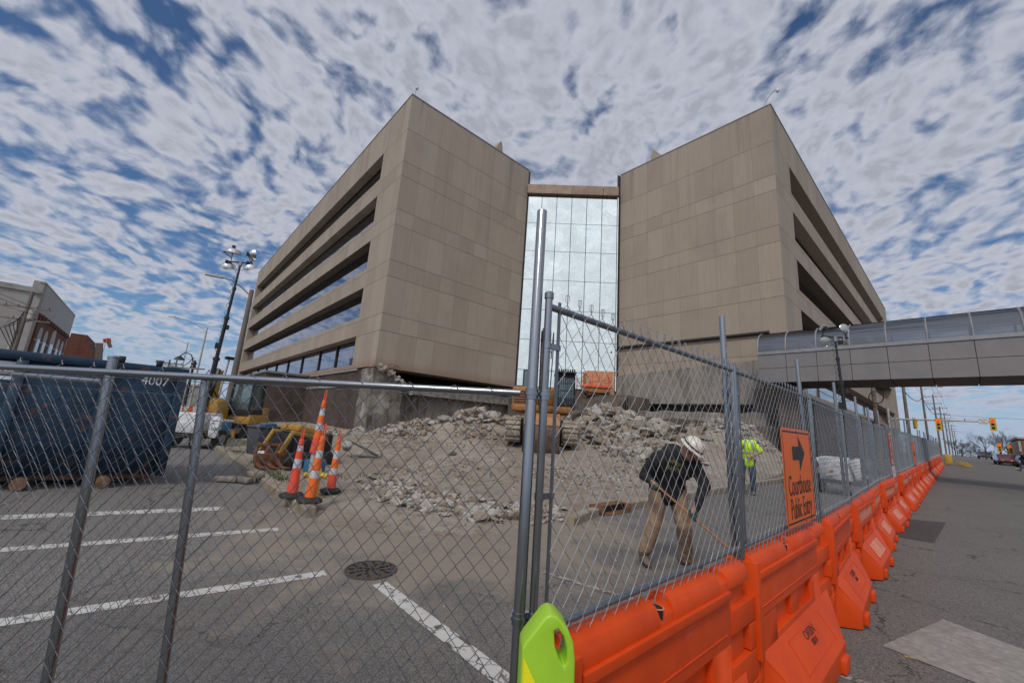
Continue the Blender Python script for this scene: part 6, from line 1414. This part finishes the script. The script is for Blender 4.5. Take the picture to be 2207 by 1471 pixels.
sd_ = (haR-haL).normalized(); tip = haL+(haR-haL)*(haL.z-.03)/(haL.z-haR.z)
ha = v(.66, .10, .74).normalized(); hf = v(.62, .30, -.74)
S_h, hc, ha_, hf_, hs_ = head(hd, ha, hf)
def limb(a, ra, b, rb, c, rc): return [(a, ra, b, rb), (b, rb, c, rc)]
gL = fingers(haL, sd_, (haL-elL).normalized()*-1+v(0, 0, .3), sd_.cross((haL-elL).normalized()))
gR = fingers(haR, sd_, v(.1, .2, 1), sd_.cross(v(0, 0, 1)))
body = S_h+[(nk, .056, hd-ha_*.05, .055), (nk, .058, back, .10), (back, .135, belly, .12), (belly, .12, pel, .125)]+limb(shL, .055, elL, .040, haL, .028)+limb(shR, .055, elR, .040, haR+v(0, .0, .04), .028)+limb(hipL, .085, knL, .055, anL, .040)+limb(hipR, .085, knR, .055, anR, .040)
body += [(anL, .030, anL+v(.07, -.075, -.055), .022), (anR, .030, anR+v(.09, .035, -.055), .022)]+[(e[0], e[1]*.84, e[2], e[3]*.84) for e in gL+gR]
blob('body', body, G['skin'], w1, .008, 2)
# clothing
sh = [(nk-ha_*.02, .075, back, .125), (back+v(-.02, 0, .01), .172, belly, .178), (belly, .178, pel+v(.02, 0, .01), .178), (pel+v(.05, 0, -.02), .160, pel+v(.02, -.02, -.10), .155), (shL, .085, shR, .085), (shL, .082, back, .135), (shR, .082, back, .135), (shL+v(.02, 0, -.05), .12, belly, .14), (shR+v(-.03, 0, -.06), .12, belly, .14)]
sh += [(hipL+v(.01, 0, .13), .125, hipR+v(-.01, 0, .13), .125), (hipL+v(.01, 0, .04), .128, hipR+v(-.01, 0, .04), .128)]
sh += limb(shL, .088, elL, .070, haL+(elL-haL)*.28, .046)+limb(shR, .088, elR, .068, haR+(elR-haR)*.24, .044)
so_ = blob('sweatshirt', sh, G['cloth_black'], w1, .010, 4, .010)
pn = [(pel, .140, pel+v(0, 0, -.08), .142), (hipL, .122, knL, .094), (knL, .094, anL+v(.01, 0, .06), .088), (hipR, .122, knR, .094), (knR, .094, anR+v(0, 0, .05), .090), (hipL, .12, hipR, .12)]
blob('trousers', pn, G['cloth_tan'], w1, .010, 3, .012)
for an, d in ((anL, v(.70, -.72, 0)), (anR, v(.55, .20, 0))):
    d = d.normalized(); b0 = v(an.x, an.y, .045)-d*.05
    blob('boot', [(an+v(0, 0, .09), .066, b0+v(0, 0, .02), .060), (b0, .050, b0+d*.13, .050), (b0+d*.10+v(0, 0, .01), .052, b0+d*.22+v(0, 0, -.004), .040)], G['boot_leather'], w1, .010, 3, .004)
blob('glove', [(e[0], e[1]*1.2, e[2], e[3]*1.2) for e in gL]+[(haL+(elL-haL).normalized()*.03, .036, haL+(elL-haL).normalized()*.085, .042)], G['glove_green'], w1, .0045, 2)
blob('glove', [(e[0], e[1]*1.2, e[2], e[3]*1.2) for e in gR]+[(haR+(elR-haR).normalized()*.03, .036, haR+(elR-haR).normalized()*.09, .041)], G['glove_green'], w1, .0045, 2)
hard_hat(w1, hc, ha_, hf_, hs_, G['helmet_white'])
for e in (-1, 1):
    m = MB(); m.sphere(hc+hf_*.083+hs_*e*.031+ha_*.004, .011, 10); m.build('eye', G['sign_white'], w1, smooth=True)
m = MB(); m.sphere(hc+hf_*.100-ha_*.063, .012, 10, (1.5, 1, .5)); m.build('mouth', G['sign_red'], w1, smooth=True)
blob('beard', [('e', hc-ha_*.085+hf_*.040, .052, (1.15, 1.0, .8), None)], G['boot_leather'], w1, .008, 2)
# faded yellow print across the back of the sweatshirt
bx = (shR-shL).normalized(); bz = (back-belly).normalized(); bn = bx.cross(bz); bn = bn if bn.y < 0 else -bn
dg_ = bpy.context.evaluated_depsgraph_get(); dg_.update()
def drape(s_, size, ctr, ux, uy, toward):
    me = text_mesh('print', s_, size, G['print_yellow'], frame4(ctr, ux, uy), None, ext=0.0); mesh = me.data; off = ORG[w1.name]
    bmx = bmesh.new(); bmx.from_mesh(mesh); bmesh.ops.subdivide_edges(bmx, edges=[e for e in bmx.edges if e.calc_length() > .02], cuts=1); bmx.to_mesh(mesh); bmx.free()
    for vt in mesh.vertices:
        ok, loc, nor, _ = so_.ray_cast(vt.co-off+toward*.4, -toward)
        vt.co = (loc+toward*.004) if ok else (vt.co-off)
    me.parent = w1; ORG[me.name] = off
tw = v(.72, -.64, .25).normalized()
for k, (s_, dx) in enumerate((('VMNI', 0.0), ('LWMI', .0))): drape(s_, .062, back+v(-.030, -.03, -.09-.065*k)+tw*.12, v(.62, .70, -.35).normalized(), v(.15, .20, .95).normalized(), tw)
hn = thing('broom_handle', 'long orange-brown wooden handle held by the bending worker', 'tool', tip)
m = MB(); m.cyl(haL-sd_*.06, tip, .0125, n=10); m.build('handle', G['stick_wood'], hn, smooth=True)
m = MB(); m.box(tip+v(0, 0, .01), (.34, .07, .05), rad(40)); m.build('head', G['wood_old'], hn, bevel=.008, seg=1)

# the second worker in a lime shirt
z2 = rise(13.7)
w2 = thing('person', 'person in lime high visibility shirt with grey bands, jeans and white hard hat looking down', 'person', (-4.45, 13.7, z2))
q2 = lambda x, y, z: V((x, y, z+z2-.01))
pel = q2(-4.44, 13.66, .93); hipL, hipR = q2(-4.51, 13.60, .88), q2(-4.37, 13.72, .88); knL, knR, anL, anR = q2(-4.58, 13.62, .48), q2(-4.36, 13.74, .48), q2(-4.62, 13.66, .09), q2(-4.40, 13.86, .09)
chest, nk, hd = q2(-4.41, 13.56, 1.27), q2(-4.44, 13.48, 1.43), q2(-4.52, 13.38, 1.54)
shL, shR = q2(-4.52, 13.42, 1.37), q2(-4.29, 13.66, 1.37); elL, elR, haL, haR = q2(-4.62, 13.30, 1.13), q2(-4.13, 13.72, 1.14), q2(-4.52, 13.22, .95), q2(-4.33, 13.44, .98)
S_h, hc, ha_, hf_, hs_ = head(hd, v(-.35, -.40, .85), v(-.5, -.75, -.45))
g1_ = fingers(haL, v(.3, .3, -.9), (elL-haL).normalized(), v(.8, .5, 0)); g2_ = fingers(haR, v(.3, .3, -.9), (elR-haR).normalized(), v(-.8, -.5, 0))
blob('body', S_h+[(nk, .055, hd-ha_*.05, .054), (nk, .056, chest, .10), (chest, .13, pel, .12)]+limb(shL, .052, elL, .038, haL, .027)+limb(shR, .052, elR, .038, haR, .027)+limb(hipL, .08, knL, .05, anL, .038)+limb(hipR, .08, knR, .05, anR, .038)+[(anL, .028, anL+v(-.03, -.09, -.05), .02), (anR, .028, anR+v(.03, -.09, -.05), .02)]+g1_+g2_, G['skin'], w2, .009, 2)
st_ = [(nk, .07, chest, .12), (chest, .155, pel+v(0, 0, .02), .150), (pel, .155, pel+v(0, 0, -.08), .158), (shL, .08, shR, .08), (shL, .095, chest, .13), (shR, .095, chest, .13)]+[(shL, .080, shL.lerp(elL, .85), .075), (shR, .080, shR.lerp(elR, .85), .078)]
s2o = blob('shirt', st_, G['hivis'], w2, .012, 4, .012)
def belt(o, name, n0, c0, wd, mat, off=.006):     # reflective band cut from the shirt's own surface
    bm = bmesh.new(); bm.from_mesh(o.data); n0 = V(n0).normalized(); c0 = V(c0)-ORG[o.name]
    for s1, k in ((1, wd/2), (-1, -wd/2)):
        bmesh.ops.bisect_plane(bm, geom=bm.verts[:]+bm.edges[:]+bm.faces[:], plane_co=c0+n0*k, plane_no=n0, clear_outer=s1 > 0, clear_inner=s1 < 0)
    for vv in bm.verts: vv.co += vv.normal*off
    me = bpy.data.meshes.new(name); bm.to_mesh(me); bm.free(); me.materials.clear(); me.materials.append(mat); [setattr(p, 'use_smooth', True) for p in me.polygons]
    b = bpy.data.objects.new(name, me); COL.objects.link(b); b.parent = o.parent; ORG[b.name] = ORG[o.name]
belt(s2o, 'reflective_band', (0, 0, 1), q2(0, 0, 1.10), .05, G['tape_grey']); belt(s2o, 'reflective_band', (.62, .70, .25), q2(-4.34, 13.62, 1.3), .05, G['tape_grey']); belt(s2o, 'reflective_band', (.62, .70, -.25), q2(-4.49, 13.46, 1.3), .05, G['tape_grey'])
blob('jeans', [(pel, .135, pel+v(0, 0, -.06), .135), (hipL, .10, knL, .076), (knL, .076, anL+v(0, 0, .04), .066), (hipR, .10, knR, .076), (knR, .076, anR+v(0, 0, .04), .066), (hipL, .11, hipR, .11)], G['cloth_jeans'], w2, .012, 3, .010)
for an, d in ((anL, v(-.35, -.9, 0)), (anR, v(.25, -.95, 0))):
    d.normalize(); b0 = V((an.x, an.y, z2+.035))-d*.05; blob('boot', [(an+v(0, 0, .05), .052, b0+v(0, 0, .03), .052), (b0, .046, b0+d*.2, .042)], G['boot_leather'], w2, .011, 3)
hard_hat(w2, hc, ha_, hf_, hs_, G['helmet_white'], brim=.135)
for e in (-1, 1):
    m = MB(); m.sphere(hc+hf_*.083+hs_*e*.031+ha_*.004, .011, 8); m.build('eye', G['sign_white'], w2, smooth=True)

w2.scale = (1.12, 1.12, 1.10)
# a distant pedestrian at the right edge
zp = rise(60); w3 = thing('person', 'person in dark clothes walking near the right edge far down the street', 'person', (3.35, 60, zp)); q3 = lambda x, y, z: V((3.35+x, 60+y, zp+z))
S_h, hc, ha_, hf_, hs_ = head(q3(-.05, 0, 1.60), v(-.1, 0, 1), v(-1, -.2, -.1))
blob('body', S_h+[(q3(0, 0, 1.42), .055, q3(-.04, 0, 1.55), .055)]+limb(q3(.02, -.18, 1.35), .05, q3(.15, -.2, 1.1), .038, q3(.02, -.22, .9), .028)+limb(q3(0, .18, 1.35), .05, q3(-.12, .2, 1.1), .038, q3(-.25, .2, .95), .028)+[(q3(0, 0, 1.35), .11, q3(.03, 0, .95), .11)]+limb(q3(.02, -.09, .9), .08, q3(.22, -.09, .5), .055, q3(.42, -.09, .12), .04)+limb(q3(0, .09, .9), .08, q3(-.16, .09, .48), .055, q3(-.22, .09, .08), .04)
     +[(q3(.02+k*.0, -.22+k*.014, .90), .009, q3(.0, -.22+k*.014, .83), .008) for k in range(4)]+[(q3(-.25, .17+k*.016, .95), .009, q3(-.29, .17+k*.016, .89), .008) for k in range(4)], G['skin'], w3, .02, 2)
blob('coat', [(q3(0, 0, 1.40), .10, q3(.02, 0, .90), .17), (q3(0, -.16, 1.36), .08, q3(0, .16, 1.36), .08)]+limb(q3(.02, -.18, 1.35), .075, q3(.15, -.2, 1.1), .06, q3(.04, -.22, .95), .05)+limb(q3(0, .18, 1.35), .075, q3(-.12, .2, 1.1), .06, q3(-.22, .2, .98), .05), G['cloth_black'], w3, .02, 3)
blob('trousers', limb(q3(.02, -.09, .9), .10, q3(.22, -.09, .5), .075, q3(.42, -.09, .12), .06)+limb(q3(0, .09, .9), .10, q3(-.16, .09, .48), .075, q3(-.22, .09, .08), .06), G['cloth_jeans'], w3, .02, 3)
for c_ in (q3(.42, -.09, .06), q3(-.24, .09, .04)): blob('shoe', [(c_, .05, c_+v(-.16, 0, -.0), .045)], G['black_rubber'], w3, .02, 2)
blob('hair', [('e', hc+ha_*.05-hf_*.02, .10, (.95, 1.0, .8), None)], G['cloth_black'], w3, .015, 2)
